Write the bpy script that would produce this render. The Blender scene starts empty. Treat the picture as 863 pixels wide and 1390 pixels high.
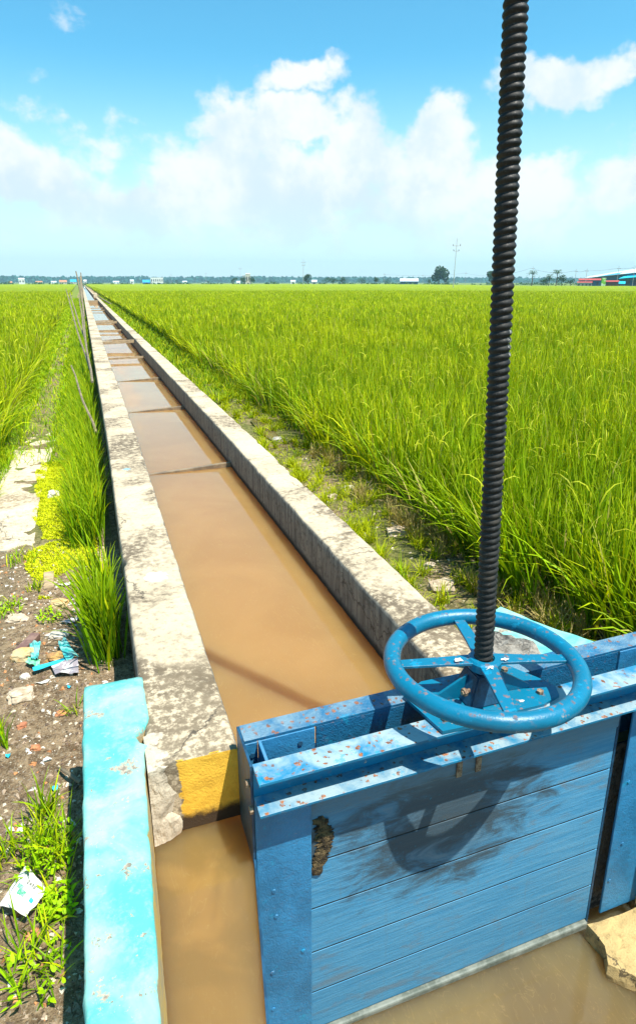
import bpy, bmesh, math, random
import numpy as np
from mathutils import Vector, noise
random.seed(7)
rng = np.random.default_rng(11)
R = math.radians
S = bpy.context.scene
COL = S.collection

# ------------------------------------------------------------------ camera
F = 867.0; CX, CY = 431.5, 650.0; HOR = 383.0
PITCH = math.atan((CY-HOR)/F); YAW = R(19.04)
CAM = np.array([0.0, 0.0, 1.2])
FW = np.array([math.sin(YAW)*math.cos(PITCH), math.cos(YAW)*math.cos(PITCH), -math.sin(PITCH)])
RT = np.array([math.cos(YAW), -math.sin(YAW), 0.0]); UP = np.cross(RT, FW)
cd = bpy.data.cameras.new('camera'); cam = bpy.data.objects.new('camera', cd); COL.objects.link(cam)
cam.location = CAM.tolist(); cam.rotation_euler = (R(90)-PITCH, 0, -YAW)
cd.sensor_fit = 'VERTICAL'; cd.sensor_height = 36; cd.lens = F/1390*36
cd.shift_y = -45/1390; cd.clip_start = 0.05; cd.clip_end = 20000
S.camera = cam

# ------------------------------------------------------------------ light
SUN = Vector((-0.22, 0.386, -1.0)).normalized()
sd = bpy.data.lights.new('sun', 'SUN'); sun = bpy.data.objects.new('sun', sd); COL.objects.link(sun)
sd.energy = 5.0; sd.angle = R(0.53); sd.color = (1.0, 0.95, 0.86)
sun.rotation_euler = SUN.to_track_quat('-Z', 'Y').to_euler(); sun.location = (4, -6, 12)
S.view_settings.view_transform = 'Standard'; S.view_settings.look = 'None'
S.view_settings.gamma = 1.0; S.view_settings.exposure = 0.75; S.view_settings.use_curve_mapping = False
try:
    S.cycles.use_denoising = True; S.cycles.max_bounces = 8; S.cycles.transparent_max_bounces = 8
    S.cycles.volume_bounces = 0; S.cycles.caustics_reflective = False; S.cycles.caustics_refractive = False
except Exception: pass

class NT:
    """small node-tree writer"""
    def __init__(s, tree): s.t = tree; s.n = tree.nodes; s.l = tree.links
    def node(s, kind, **kw):
        n = s.n.new(kind)
        for k, v in kw.items(): setattr(n, k, v)
        return n
    def put(s, sock, v):
        if isinstance(v, bpy.types.NodeSocket): s.l.new(v, sock)
        elif v is not None:
            if sock.type == 'RGBA' and len(v) == 3: v = (*v, 1)
            sock.default_value = v
    def m(s, op, a, b=None, c=None, clamp=False):
        n = s.node('ShaderNodeMath', operation=op, use_clamp=clamp)
        for i, v in enumerate((a, b, c)):
            if v is not None: s.put(n.inputs[i], v)
        return n.outputs[0]
    def v(s, op, a, b=None):
        n = s.node('ShaderNodeVectorMath', operation=op)
        s.put(n.inputs[0], a)
        if b is not None: s.put(n.inputs['Scale' if op == 'SCALE' else 1], b)
        return n.outputs['Value' if op in ('DOT_PRODUCT', 'LENGTH', 'DISTANCE') else 0]
    def mix(s, f, a, b, blend='MIX'):
        n = s.node('ShaderNodeMix', data_type='RGBA', blend_type=blend)
        s.put(n.inputs[0], f); s.put(n.inputs[6], a); s.put(n.inputs[7], b)
        return n.outputs[2]
    def noise(s, vec, scale, detail=4, rough=.55, dist=0.0, out=0):
        n = s.node('ShaderNodeTexNoise'); s.put(n.inputs['Vector'], vec)
        n.inputs['Scale'].default_value = scale; n.inputs['Detail'].default_value = detail
        n.inputs['Roughness'].default_value = rough; n.inputs['Distortion'].default_value = dist
        return n.outputs[out]
    def voro(s, vec, scale, feature='F1', out=0):
        n = s.node('ShaderNodeTexVoronoi', feature=feature); s.put(n.inputs['Vector'], vec)
        n.inputs['Scale'].default_value = scale
        return n.outputs[out]
    def step(s, x, lo, hi):                       # smooth step lo->hi
        n = s.node('ShaderNodeMapRange', interpolation_type='SMOOTHSTEP')
        s.put(n.inputs[0], x); n.inputs[1].default_value = lo; n.inputs[2].default_value = hi
        return n.outputs[0]
    def pos(s, scale=None):
        o = s.node('ShaderNodeNewGeometry').outputs['Position']
        return s.stretch(o, scale) if scale else o
    def stretch(s, o, scale):
        n = s.node('ShaderNodeVectorMath', operation='MULTIPLY'); s.put(n.inputs[0], o); n.inputs[1].default_value = scale
        return n.outputs[0]
    def xyz(s, vec):
        n = s.node('ShaderNodeSeparateXYZ'); s.put(n.inputs[0], vec); return n.outputs
    def combine(s, x, y, z):
        n = s.node('ShaderNodeCombineXYZ'); s.put(n.inputs[0], x); s.put(n.inputs[1], y); s.put(n.inputs[2], z); return n.outputs[0]
    def bump(s, h, strength=.5, dist=.01, normal=None):
        n = s.node('ShaderNodeBump'); n.inputs['Strength'].default_value = strength
        n.inputs['Distance'].default_value = dist; s.put(n.inputs['Height'], h)
        if normal is not None: s.put(n.inputs['Normal'], normal)
        return n.outputs[0]

def material(name):
    m = bpy.data.materials.new(name); m.use_nodes = True
    t = NT(m.node_tree); b = m.node_tree.nodes['Principled BSDF']
    return m, t, b
def fin(t, b, col, rough=.8, spec=.3, normal=None, metal=0.0):
    t.put(b.inputs['Base Color'], col); t.put(b.inputs['Roughness'], rough)
    t.put(b.inputs['Specular IOR Level'], spec); b.inputs['Metallic'].default_value = metal
    if normal is not None: t.put(b.inputs['Normal'], normal)

# ------------------------------------------------------------------ sky with clouds (laid out by compass bearing and height above the horizon)
W = bpy.data.worlds.new('World'); S.world = W; W.use_nodes = True
wt = NT(W.node_tree); bg = W.node_tree.nodes['Background']
sky = wt.node('ShaderNodeTexSky', sky_type='NISHITA', sun_disc=False)
sky.sun_elevation = R(66); sky.sun_rotation = R(150.3); sky.altitude = 0; sky.air_density = 1.0; sky.dust_density = 0.6; sky.ozone_density = 2.0
skyc = wt.mix(1.0, sky.outputs[0], (0.52, 1.27, 1.30), 'MULTIPLY')
dirv = wt.v('NORMALIZE', wt.node('ShaderNodeTexCoord').outputs['Generated'])
dx, dy, dz = wt.xyz(dirv)[:3]
az = wt.m('ARCTAN2', dx, dy)                       # bearing, radians, 0 = along the canal
el = wt.m('ARCSINE', dz)
def sky_at(px, py):
    d = FW*F + RT*(px-CX) - UP*(py-CY); d /= np.linalg.norm(d)
    return math.atan2(d[0], d[1]), math.asin(d[2])
warp = wt.noise(dirv, 5.0, 5, .6, out=1)
wv = wt.v('SCALE', wt.v('SUBTRACT', warp, (.5, .5, .5)), .16)
wx, wy = wt.xyz(wv)[:2]
azw = wt.m('ADD', az, wx); elw = wt.m('ADD', el, wy)
# soft ellipses: x, y, half-width, half-height in photograph pixels -> radians, weight
CLOUDS = [(380,145,115,32,1.0),(420,95,75,22,.80),(330,150,90,26,.8),(470,190,52,50,.95),(588,220,48,50,1.0),(600,270,150,55,.72),
          (340,235,150,75,.95),(160,190,110,34,.62),(60,165,140,26,.45),(60,250,240,55,.75),(230,275,200,50,.8),(420,270,160,60,.85),
          (775,118,100,32,.95),(850,100,70,30,.8),(700,255,150,50,.75),(850,270,130,50,.75),(560,290,460,60,.62),(150,300,360,60,.58),(500,235,110,50,.8),(665,250,60,34,.7),
          (75,45,50,30,.42),(720,25,60,14,.3),(800,45,40,14,.3),(30,115,60,14,.32),(-300,200,220,60,.8),(1200,200,250,70,.8),(980,120,60,60,.5),(-250,60,160,30,.5)]
acc = None
for (x, y, hw, hh, w) in CLOUDS:
    a0, e0 = sky_at(x, y); sa, se = hw/F*.93, hh/F*.93
    q = wt.m('ADD', wt.m('POWER', wt.m('DIVIDE', wt.m('SUBTRACT', azw, a0), sa), 2.0), wt.m('POWER', wt.m('DIVIDE', wt.m('SUBTRACT', elw, e0), se), 2.0))
    g = wt.m('MULTIPLY', wt.m('EXPONENT', wt.m('MULTIPLY', q, -.9)), w)
    acc = g if acc is None else wt.m('MAXIMUM', acc, g)
cn = wt.noise(wt.stretch(dirv, (1, 1, 1.7)), 7.0, 9, .62, .3)
cn2 = wt.noise(wt.stretch(dirv, (1, 1, 1.3)), 22.0, 6, .65)
field = wt.m('ADD', acc, wt.m('ADD', wt.m('MULTIPLY', wt.m('SUBTRACT', cn, .5), .9), wt.m('MULTIPLY', wt.m('SUBTRACT', cn2, .5), .55)))
cover = wt.m('MULTIPLY', wt.step(field, .36, .66), wt.step(el, -.02, .13))
# cloud tone: bright crowns, faint grey-blue bellies
tone = wt.step(wt.m('ADD', wt.noise(wt.v('ADD', dirv, (.02, .01, -.03)), 9.0, 6, .6), wt.m('MULTIPLY', el, .35)), .42, .66)
cloudc = wt.mix(tone, (4.7, 5.5, 6.0), (6.4, 6.45, 6.4))
lowc = wt.mix(wt.step(el, .0, .30), (5.6, 6.9, 7.2), skyc)
lowmix = wt.mix(.92, skyc, lowc)
wt.put(bg.inputs[0], wt.mix(wt.m('MULTIPLY', cover, .95), lowmix, cloudc)); bg.inputs[1].default_value = .10

# ------------------------------------------------------------------ object helpers
def tag(o, label=None, cat=None, group=None, kind=None):
    for k, v in (('label', label), ('category', cat), ('group', group), ('kind', kind)):
        if v: o[k] = v
    return o
def thing(name, label, cat, loc, group=None):
    o = bpy.data.objects.new(name, None); COL.objects.link(o); o.location = loc; o['_w'] = list(loc)
    o.empty_display_size = .1
    return tag(o, label, cat, group)
def put_mesh(name, me, mat, parent=None, loc=None, smooth=False):
    """mesh is in world coordinates; origin moves to loc (top level) or to the parent"""
    if mat: me.materials.append(mat)
    base = Vector(parent['_w']) if parent is not None else Vector(loc or (0, 0, 0))
    if base.length > 0:
        n = len(me.vertices); co = np.empty(n*3, np.float32); me.vertices.foreach_get('co', co)
        co = co.reshape(-1, 3) - np.array(base, np.float32); me.vertices.foreach_set('co', co.ravel())
    if smooth: me.polygons.foreach_set('use_smooth', [True]*len(me.polygons))
    me.update()
    o = bpy.data.objects.new(name, me); COL.objects.link(o); o['_w'] = list(base)
    if parent is not None:
        o.parent = parent
    else: o.location = base
    return o
def from_bm(name, bm, mat, parent=None, loc=None, smooth=False):
    bmesh.ops.recalc_face_normals(bm, faces=bm.faces[:])
    me = bpy.data.meshes.new(name); bm.to_mesh(me); bm.free()
    return put_mesh(name, me, mat, parent, loc, smooth)
def from_np(name, V, Fq, mat, parent=None, loc=None, col=None, smooth=False):
    """V (n,3), Fq (m,4) quads"""
    me = bpy.data.meshes.new(name); V = np.asarray(V, np.float32); Fq = np.asarray(Fq, np.int32)
    me.vertices.add(len(V)); me.vertices.foreach_set('co', V.ravel())
    k = Fq.shape[1]
    me.loops.add(Fq.size); me.loops.foreach_set('vertex_index', Fq.ravel())
    me.polygons.add(len(Fq)); me.polygons.foreach_set('loop_start', np.arange(0, Fq.size, k, dtype=np.int32))
    me.polygons.foreach_set('loop_total', np.full(len(Fq), k, np.int32))
    me.update(calc_edges=True)
    if col is not None:
        a = me.color_attributes.new('Col', 'FLOAT_COLOR', 'POINT')
        a.data.foreach_set('color', np.hstack([col, np.ones((len(col), 1))]).astype(np.float32).ravel())
    return put_mesh(name, me, mat, parent, loc, smooth)
def box(bm, x0, x1, y0, y1, z0, z1, bev=0.0, seg=1):
    r = bmesh.ops.create_cube(bm, size=1.0); vs = r['verts']
    for v in vs: v.co = Vector((x0+(v.co.x+.5)*(x1-x0), y0+(v.co.y+.5)*(y1-y0), z0+(v.co.z+.5)*(z1-z0)))
    if bev > 0:
        es = list({e for v in vs for e in v.link_edges})
        bmesh.ops.bevel(bm, geom=es, offset=bev, segments=seg, affect='EDGES', profile=.5)
    return vs
def tube(bm, pts, rad, n=8, cap=True):
    pts = [Vector(p) for p in pts]; rings = []
    rs = rad if isinstance(rad, (list, tuple)) else [rad]*len(pts)
    for i, p in enumerate(pts):
        d = (pts[min(i+1, len(pts)-1)] - pts[max(i-1, 0)]).normalized()
        a = d.orthogonal().normalized() if i == 0 else (a - d*a.dot(d)).normalized()
        b = d.cross(a)
        rings.append([bm.verts.new(p + (a*math.cos(t) + b*math.sin(t))*rs[i]) for t in [2*math.pi*k/n for k in range(n)]])
    for r0, r1 in zip(rings, rings[1:]):
        for k in range(n): bm.faces.new((r0[k], r0[(k+1) % n], r1[(k+1) % n], r1[k]))
    if cap: bm.faces.new(rings[0][::-1]); bm.faces.new(rings[-1])
def prism(bm, poly, z0, z1):
    lo = [bm.verts.new((x, y, z0)) for x, y in poly]; hi = [bm.verts.new((x, y, z1)) for x, y in poly]
    n = len(poly); bm.faces.new(lo[::-1]); bm.faces.new(hi)
    for i in range(n): bm.faces.new((lo[i], lo[(i+1) % n], hi[(i+1) % n], hi[i]))
def roughen(bm, amp, scale, seed=0.0, keep_bottom=None):
    for v in bm.verts:
        p = v.co*scale + Vector((seed, seed*1.7, -seed))
        n = Vector((noise.noise(p), noise.noise(p+Vector((31, 7, 3))), noise.noise(p+Vector((5, 41, 19)))))
        n2 = Vector((noise.noise(p*3.1), noise.noise(p*3.1+Vector((31, 7, 3))), noise.noise(p*3.1+Vector((5, 41, 19)))))
        v.co += (n + n2*.45)*amp
def rock_bm(loc, size, seed, sub=3, sharp=.35):
    bm = bmesh.new(); bmesh.ops.create_icosphere(bm, subdivisions=sub, radius=1.0)
    for v in bm.verts:
        p = v.co.copy(); k = 1 + sharp*noise.noise(p*1.3+Vector((seed, 0, 0))) + .22*noise.noise(p*3.2+Vector((0, seed, 0))) + .1*noise.noise(p*8+Vector((0, 0, seed)))
        q = Vector([math.copysign(abs(c)**.75, c) for c in p])*k
        v.co = Vector(loc) + Vector((q.x*size[0], q.y*size[1], q.z*size[2]))
    return bm
def ray(px, py):
    d = FW*F + RT*(px-CX) - UP*(py-CY); return d/np.linalg.norm(d)
def at_z(px, py, z):
    d = ray(px, py); return CAM + d*(z-CAM[2])/d[2]
def bearing(px, dist):                              # a spot on the plain far off, in the direction the photograph shows it
    d = ray(px, HOR); return np.array([d[0], d[1]])*dist
GZ = -0.40

# ------------------------------------------------------------------ materials
def leaf_mat(name, transl=.30, rough=.5, tint=(1, 1, 1)):
    m, t, b = material(name)
    a = t.node('ShaderNodeAttribute', attribute_name='Col')
    c = t.mix(1.0, a.outputs['Color'], tint, 'MULTIPLY')
    fin(t, b, c, rough, .12)
    tr = t.node('ShaderNodeBsdfTranslucent'); t.put(tr.inputs[0], t.mix(1.0, c, (1.25, 1.15, .45), 'MULTIPLY'))
    mx = t.node('ShaderNodeMixShader'); mx.inputs[0].default_value = transl
    t.l.new(b.outputs[0], mx.inputs[1]); t.l.new(tr.outputs[0], mx.inputs[2])
    t.l.new(mx.outputs[0], t.n['Material Output'].inputs[0])
    return m
M = {}
M['leaf'] = leaf_mat('rice_leaf', tint=(1.14, 1.13, 1.0))
M['crown'] = leaf_mat('tree_foliage', .2, .6)

def concrete(name, light, dark, speck=.5, streak=False, bumpd=.006, paint=None):
    m, t, b = material(name); P = t.pos(); x, y, z = t.xyz(P)[:3]
    n1 = t.noise(P, 3.2, 6, .65); n2 = t.noise(P, 34, 8, .72); n3 = t.noise(P, 160, 4, .7)
    c = t.mix(t.step(n1, .35, .68), light, tuple(v*.80 for v in light))
    c = t.mix(t.m('MULTIPLY', t.step(n2, .50, .66), t.step(n1, .3, .6)), c, tuple(v*.45 for v in light))
    patch = t.noise(P, 1.6, 6, .7, .5)
    k = t.m('MULTIPLY', t.step(patch, .47, .60), t.step(n2, .38, .54))
    c = t.mix(t.m('MULTIPLY', k, speck), c, dark)
    c = t.mix(t.m('MULTIPLY', t.step(n3, .56, .70), .55), c, tuple(v*.4 for v in light))
    near = t.m('MULTIPLY', t.step(y, 1.98, 1.80), t.step(t.m('ADD', n2, t.m('MULTIPLY', n1, .4)), .60, .74)) if streak else None
    if streak: c = t.mix(t.m('MULTIPLY', near, .75), c, (.16, .12, .075))
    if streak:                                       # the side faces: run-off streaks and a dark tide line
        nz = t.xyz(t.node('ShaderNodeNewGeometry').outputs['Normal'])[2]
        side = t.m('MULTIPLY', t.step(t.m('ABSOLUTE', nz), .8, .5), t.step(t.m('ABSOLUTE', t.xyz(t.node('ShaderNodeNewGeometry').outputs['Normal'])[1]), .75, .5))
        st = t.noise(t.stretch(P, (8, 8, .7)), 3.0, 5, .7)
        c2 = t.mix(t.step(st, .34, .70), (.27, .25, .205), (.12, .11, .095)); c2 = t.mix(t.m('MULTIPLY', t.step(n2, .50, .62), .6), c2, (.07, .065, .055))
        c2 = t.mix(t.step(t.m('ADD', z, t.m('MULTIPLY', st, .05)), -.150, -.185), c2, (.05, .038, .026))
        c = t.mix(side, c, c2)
    wp = t.v('ADD', P, t.v('SCALE', t.noise(P, 7, 5, .7, out=1), .16)); cr_ = t.m('MULTIPLY', t.step(t.voro(wp, 2.1, 'DISTANCE_TO_EDGE'), .010, .004), t.step(t.noise(P, 1.9, 2), .47, .55))
    c = t.mix(t.m('MULTIPLY', cr_, .75), c, (.06, .05, .04))
    if paint: c = paint(t, P, x, y, z, n1, n2, n3, c)
    h = t.m('ADD', t.m('MULTIPLY', n2, .7), t.m('MULTIPLY', n3, .5))
    fin(t, b, c, .9, .2, t.bump(h, .8, bumpd))
    return m
def wall_paint(t, P, x, y, z, n1, n2, n3, c):        # yellow paint on the near end of the left wall, white splash and a blue drip
    edge = t.m('ADD', x, t.m('MULTIPLY', t.m('SUBTRACT', t.noise(P, 14, 5, .7), .5), .09))
    k = t.m('MULTIPLY', t.step(edge, .094, .100), t.step(y, 1.432, 1.426))
    nz = t.xyz(t.node('ShaderNodeNewGeometry').outputs['Normal'])[2]
    k = t.m('MULTIPLY', k, t.step(nz, .75, .6)); k = t.m('MULTIPLY', k, t.step(x, .40, .39))
    low = t.step(t.m('ADD', z, t.m('MULTIPLY', n2, .05)), -.135, -.165); c = t.mix(t.m('MULTIPLY', low, t.step(y, 1.432, 1.426)), c, (.06, .045, .03))
    yc = t.mix(t.step(n2, .35, .7), (.88, .52, .06), (.74, .41, .045)); yc = t.mix(low, yc, (.055, .035, .02))
    c = t.mix(k, c, yc)
    sp = t.v('DISTANCE', P, tuple(at_z(212, 782, 0.0)))
    c = t.mix(t.step(t.m('ADD', sp, t.m('MULTIPLY', n2, .06)), .085, .06), c, (.78, .78, .74))
    sp = t.v('DISTANCE', P, tuple(at_z(172, 638, 0.0)))
    c = t.mix(t.step(t.m('ADD', sp, t.m('MULTIPLY', n3, .12)), .085, .07), c, (.2, .55, .75))
    return c
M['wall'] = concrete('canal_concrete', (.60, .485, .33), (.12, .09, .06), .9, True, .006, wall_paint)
M['mortar'] = concrete('broken_mortar', (.42, .38, .32), (.05, .045, .04), .9, False, .02)
M['fresh_mortar'] = concrete('pale_mortar', (.62, .53, .40), (.30, .24, .17), .6, False, .008)
M['slab'] = concrete('path_concrete', (.68, .57, .40), (.24, .17, .10), .85, False, .010)
M['ochre'] = concrete('ochre_concrete', (.60, .43, .19), (.12, .09, .06), .5, False, .012)

def cyan_paint():
    m, t, b = material('cyan_paint'); P = t.pos()
    n1 = t.noise(P, 5.5, 5, .6, .6); n2 = t.noise(P, 40, 6, .7); n3 = t.noise(P, 11, 6, .75)
    c = t.mix(t.step(n1, .36, .66), (.09, .46, .42), (.30, .58, .49))
    c = t.mix(t.m('MULTIPLY', t.step(n2, .50, .75), .45), c, (.42, .62, .53))
    chip = t.m('MULTIPLY', t.step(n3, .580, .60), t.step(n2, .44, .52))
    chip = t.m('MAXIMUM', chip, t.m('MULTIPLY', t.step(t.noise(P, 48, 5, .75), .63, .66), t.step(n1, .35, .55)))
    c = t.mix(t.m('MULTIPLY', t.step(t.noise(P, 7, 6, .75), .50, .70), .35), c, (.50, .48, .36)); c = t.mix(chip, c, t.mix(t.step(n2, .5, .6), (.46, .40, .30), (.22, .18, .14)))
    x, y, z = t.xyz(P)[:3]; nx = t.xyz(t.node('ShaderNodeNewGeometry').outputs['Normal'])[0]
    side = t.m('MULTIPLY', t.step(nx, .5, .8), t.step(t.m('ADD', z, t.m('MULTIPLY', n2, .03)), .012, .006))
    c = t.mix(side, c, t.mix(t.step(n3, .4, .6), (.62, .42, .12), (.45, .36, .22)))
    fin(t, b, c, .75, .25, t.bump(t.m('SUBTRACT', t.m('ADD', t.m('MULTIPLY', n2, .6), t.m('MULTIPLY', t.noise(P, 130, 3, .6), .3)), chip), .5, .004))
    return m
M['cyan'] = cyan_paint()

def blue_steel(name, base, light, rust=.5, fade=.5, bumpd=.0025, rough=.42):
    """painted steel; upward faces are bleached and speckled with rust"""
    m, t, b = material(name); P = t.pos()
    nz = t.xyz(t.node('ShaderNodeNewGeometry').outputs['Normal'])[2]; up = t.step(nz, .5, .9)
    n1 = t.noise(P, 9, 5, .65, .4); n2 = t.noise(P, 60, 6, .7); n3 = t.noise(P, 210, 3, .6)
    c = t.mix(t.step(n1, .35, .65), base, tuple(v*.72 for v in base))
    c = t.mix(t.m('MULTIPLY', up, t.m('MULTIPLY', t.step(n1, .33, .60), fade)), c, light)
    bright = t.m('MULTIPLY', t.step(t.noise(P, 16, 6, .75), .60, .63), .8)
    c = t.mix(t.m('MULTIPLY', bright, .7), c, (.005, .27, .45))
    vor = t.voro(t.v('ADD', P, t.v('SCALE', t.noise(P, 75, 4, .7, out=1), .022)), 50); rsp = t.m('MULTIPLY', t.step(vor, .34, .20), t.step(t.noise(P, 17, 4, .6), .36, .52))
    rsp = t.m('MULTIPLY', rsp, t.m('ADD', t.m('MULTIPLY', up, .85), .15))
    c = t.mix(t.m('MULTIPLY', rsp, rust), c, t.mix(t.step(n2, .4, .6), (.33, .12, .04), (.13, .05, .025)))
    big = t.m('MULTIPLY', t.step(t.noise(P, 13, 7, .8), .655, .68), rust)
    c = t.mix(big, c, t.mix(t.step(n2, .42, .58), (.42, .36, .28), (.36, .15, .05)))
    h = t.m('ADD', t.m('MULTIPLY', n2, .7), t.m('MULTIPLY', n3, .45))
    fin(t, b, c, t.mix(rsp, (rough,)*3, (.85,)*3), .45, t.bump(h, .6, bumpd))
    return m
M['beam'] = blue_steel('beam_paint', (.003, .17, .32), (.38, .47, .47), 1.0, .75)
M['rough_beam'] = blue_steel('blistered_paint', (.008, .12, .25), (.26, .38, .43), .9, .6, .014)
M['column'] = blue_steel('column_paint', (.03, .21, .41), (.15, .3, .42), .4, .4, .007)
M['wheel'] = blue_steel('wheel_paint', (.0, .15, .265), (.01, .20, .33), .55, .35, .002, .36)

def plank_mat():
    m, t, b = material('plank_paint'); P = t.pos()
    g = t.noise(t.stretch(P, (3, 3, 60)), 2.0, 6, .7); n1 = t.noise(t.stretch(P, (2, 2, 5)), 2.6, 6, .7, .8); n2 = t.noise(P, 70, 5, .7)
    c = t.mix(t.step(g, .3, .7), (.045, .23, .41), (.095, .30, .47))
    c = t.mix(t.m('MULTIPLY', t.step(n1, .52, .68), .75), c, (.13, .19, .23))
    wn = t.node('ShaderNodeTexWhiteNoise', noise_dimensions='1D'); t.put(wn.inputs['W'], t.m('FLOOR', t.m('DIVIDE', t.m('ADD', t.m('SUBTRACT', t.xyz(P)[2], t.m('MULTIPLY', t.xyz(P)[0], .011)), .148), .1615)))
    c = t.mix(t.m('MULTIPLY', wn.outputs[0], .35), c, (.025, .135, .29))
    run = t.noise(t.stretch(P, (30, 1, 2.5)), 1.6, 5, .7); c = t.mix(t.m('MULTIPLY', t.step(run, .55, .75), .35), c, (.11, .17, .20))
    d = t.v('DISTANCE', t.stretch(P, (1, 0, 1.5)), (.84, 0, -.44))                     # hand wheel's shadow painted into the colour, along with a damp stain
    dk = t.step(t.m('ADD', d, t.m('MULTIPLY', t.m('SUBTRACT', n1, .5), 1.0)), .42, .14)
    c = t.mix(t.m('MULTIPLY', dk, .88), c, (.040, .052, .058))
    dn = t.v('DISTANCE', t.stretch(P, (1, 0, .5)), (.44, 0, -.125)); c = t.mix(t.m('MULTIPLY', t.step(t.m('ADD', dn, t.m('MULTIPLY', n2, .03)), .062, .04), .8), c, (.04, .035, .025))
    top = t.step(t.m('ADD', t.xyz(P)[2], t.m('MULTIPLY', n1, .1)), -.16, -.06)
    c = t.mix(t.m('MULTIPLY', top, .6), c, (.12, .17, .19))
    c = t.mix(t.m('MULTIPLY', t.step(n2, .64, .70), .5), c, (.01, .27, .45))
    c = t.mix(t.m('MULTIPLY', t.step(g, .62, .72), .35), c, (.20, .25, .26))
    fin(t, b, c, .6, .35, t.bump(t.m('ADD', g, t.m('MULTIPLY', n2, .5)), .6, .003))
    return m
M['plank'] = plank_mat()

def simple(name, c0, c1, scale=20, rough=.7, bumpd=.003, spec=.3, metal=0.0, lo=.4, hi=.6, stretch=None):
    m, t, b = material(name); P = t.pos(stretch) if stretch else t.pos()
    n = t.noise(P, scale, 6, .7); n2 = t.noise(P, scale*5, 3, .6)
    fin(t, b, t.mix(t.step(n, lo, hi), c0, c1), rough, spec, t.bump(t.m('ADD', n, t.m('MULTIPLY', n2, .4)), .7, bumpd), metal)
    return m
M['wood'] = simple('weathered_wood', (.48, .36, .21), (.28, .20, .12), 12, .85, .004, stretch=(1, 5, 5))
M['wetwood'] = simple('wet_wood', (.27, .20, .12), (.16, .12, .08), 12, .6, .004)
M['sill'] = simple('wet_timber', (.20, .22, .19), (.10, .12, .10), 14, .6, .005)
M['bamboo'] = simple('dry_bamboo', (.27, .21, .13), (.15, .12, .08), 15, .75, .002)
M['mud'] = simple('dried_mud', (.16, .11, .05), (.035, .025, .015), 45, .95, .02)
M['darksteel'] = simple('dark_blue_steel', (.012, .075, .15), (.008, .04, .08), 25, .45, .002, .5)  # darker blue than the beams and column faces
M['darkgap'] = simple('seam_shade', (.02, .025, .025), (.012, .014, .014), 30, .9, .001)  # shade between the planks, put into the colour
M['bolt'] = simple('rusty_bolt', (.30, .22, .14), (.14, .08, .05), 90, .7, .002)
M['tan_rock'] = simple('tan_stone', (.58, .47, .34), (.40, .31, .21), 22, .9, .012)
M['orange_rock'] = simple('orange_stone', (.62, .33, .12), (.50, .40, .22), 14, .9, .010)
M['brick'] = simple('broken_brick', (.50, .22, .10), (.38, .15, .08), 24, .9, .008)
M['maroon'] = simple('maroon_brick', (.15, .085, .075), (.24, .15, .12), 20, .9, .006)
M['pale_rock'] = simple('pale_stone', (.66, .61, .52), (.48, .43, .35), 22, .9, .010)
M['white_litter'] = simple('white_card', (.74, .73, .66), (.60, .58, .50), 30, .6, .001)
M['teal_foil'] = simple('teal_foil', (.03, .38, .37), (.26, .52, .47), 26, .3, .004, .6)
M['gold_foil'] = simple('crumpled_gold_foil', (.55, .34, .10), (.40, .22, .09), 30, .45, .01, .5)
M['violet_foil'] = simple('violet_grey_foil', (.30, .26, .28), (.62, .60, .56), 18, .35, .003, .6, lo=.5, hi=.55)
M['pole_grey'] = simple('pole_concrete', (.42, .42, .40), (.34, .34, .33), 3, .8)
M['wire'] = simple('wire', (.10, .11, .11), (.08, .08, .08), 3, .8)
M['trunk'] = simple('bark', (.16, .12, .08), (.10, .07, .05), 6, .9, .01)
M['white_wall'] = simple('white_render', (.78, .76, .72), (.66, .64, .60), 1.5, .8)
M['cream_wall'] = simple('cream_render', (.62, .55, .45), (.50, .44, .37), 1.5, .8)
M['grey_wall'] = simple('grey_render', (.36, .38, .38), (.28, .30, .31), 1.5, .8)
M['red_roof'] = simple('red_sheet_roof', (.48, .075, .06), (.38, .06, .05), 1.5, .6)
M['orange_roof'] = simple('orange_tile_roof', (.55, .25, .12), (.42, .18, .10), 1.5, .7)
M['blue_roof'] = simple('blue_sheet_roof', (.03, .36, .66), (.04, .30, .58), .6, .5)
M['white_roof'] = simple('pale_sheet_roof', (.70, .78, .82), (.58, .70, .78), .3, .5)
M['teal_wall'] = simple('teal_sheet_wall', (.02, .12, .20), (.015, .09, .16), .6, .6)
M['cyan_awning'] = simple('cyan_sheet', (.02, .50, .70), (.02, .44, .62), 1, .5)
M['maroon_wall'] = simple('maroon_door', (.10, .03, .035), (.08, .025, .03), 1, .7)
M['dark_window'] = simple('window_dark', (.03, .04, .05), (.05, .06, .07), 1, .3)
M['green_panel'] = simple('green_banner', (.20, .50, .04), (.70, .74, .60), .45, .7, lo=.49, hi=.51)

def stem_mat():
    m, t, b = material('greased_black_steel'); P = t.pos()
    n = t.noise(P, 70, 5, .7); n2 = t.noise(P, 12, 4, .6)
    c = t.mix(t.step(n, .4, .7), (.010, .010, .009), (.026, .025, .022))
    c = t.mix(t.m('MULTIPLY', t.step(n2, .50, .66), .7), c, (.040, .032, .022)); c = t.mix(t.m('MULTIPLY', t.step(t.noise(P, 240, 3, .6), .60, .72), .5), c, (.10, .095, .085))
    d = t.v('DISTANCE', t.stretch(P, (1, 1, .45)), (.945, 1.275, 1.07*.45))
    k = t.m('MULTIPLY', t.step(t.m('ADD', d, t.m('MULTIPLY', t.m('SUBTRACT', n, .5), .06)), .034, .022), .85)
    fin(t, b, t.mix(k, c, (.55, .53, .47)), t.mix(t.step(n, .4, .6), (.50,)*3, (.70,)*3), .30, t.bump(n, .5, .0015))
    return m
M['stem'] = stem_mat()

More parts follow.
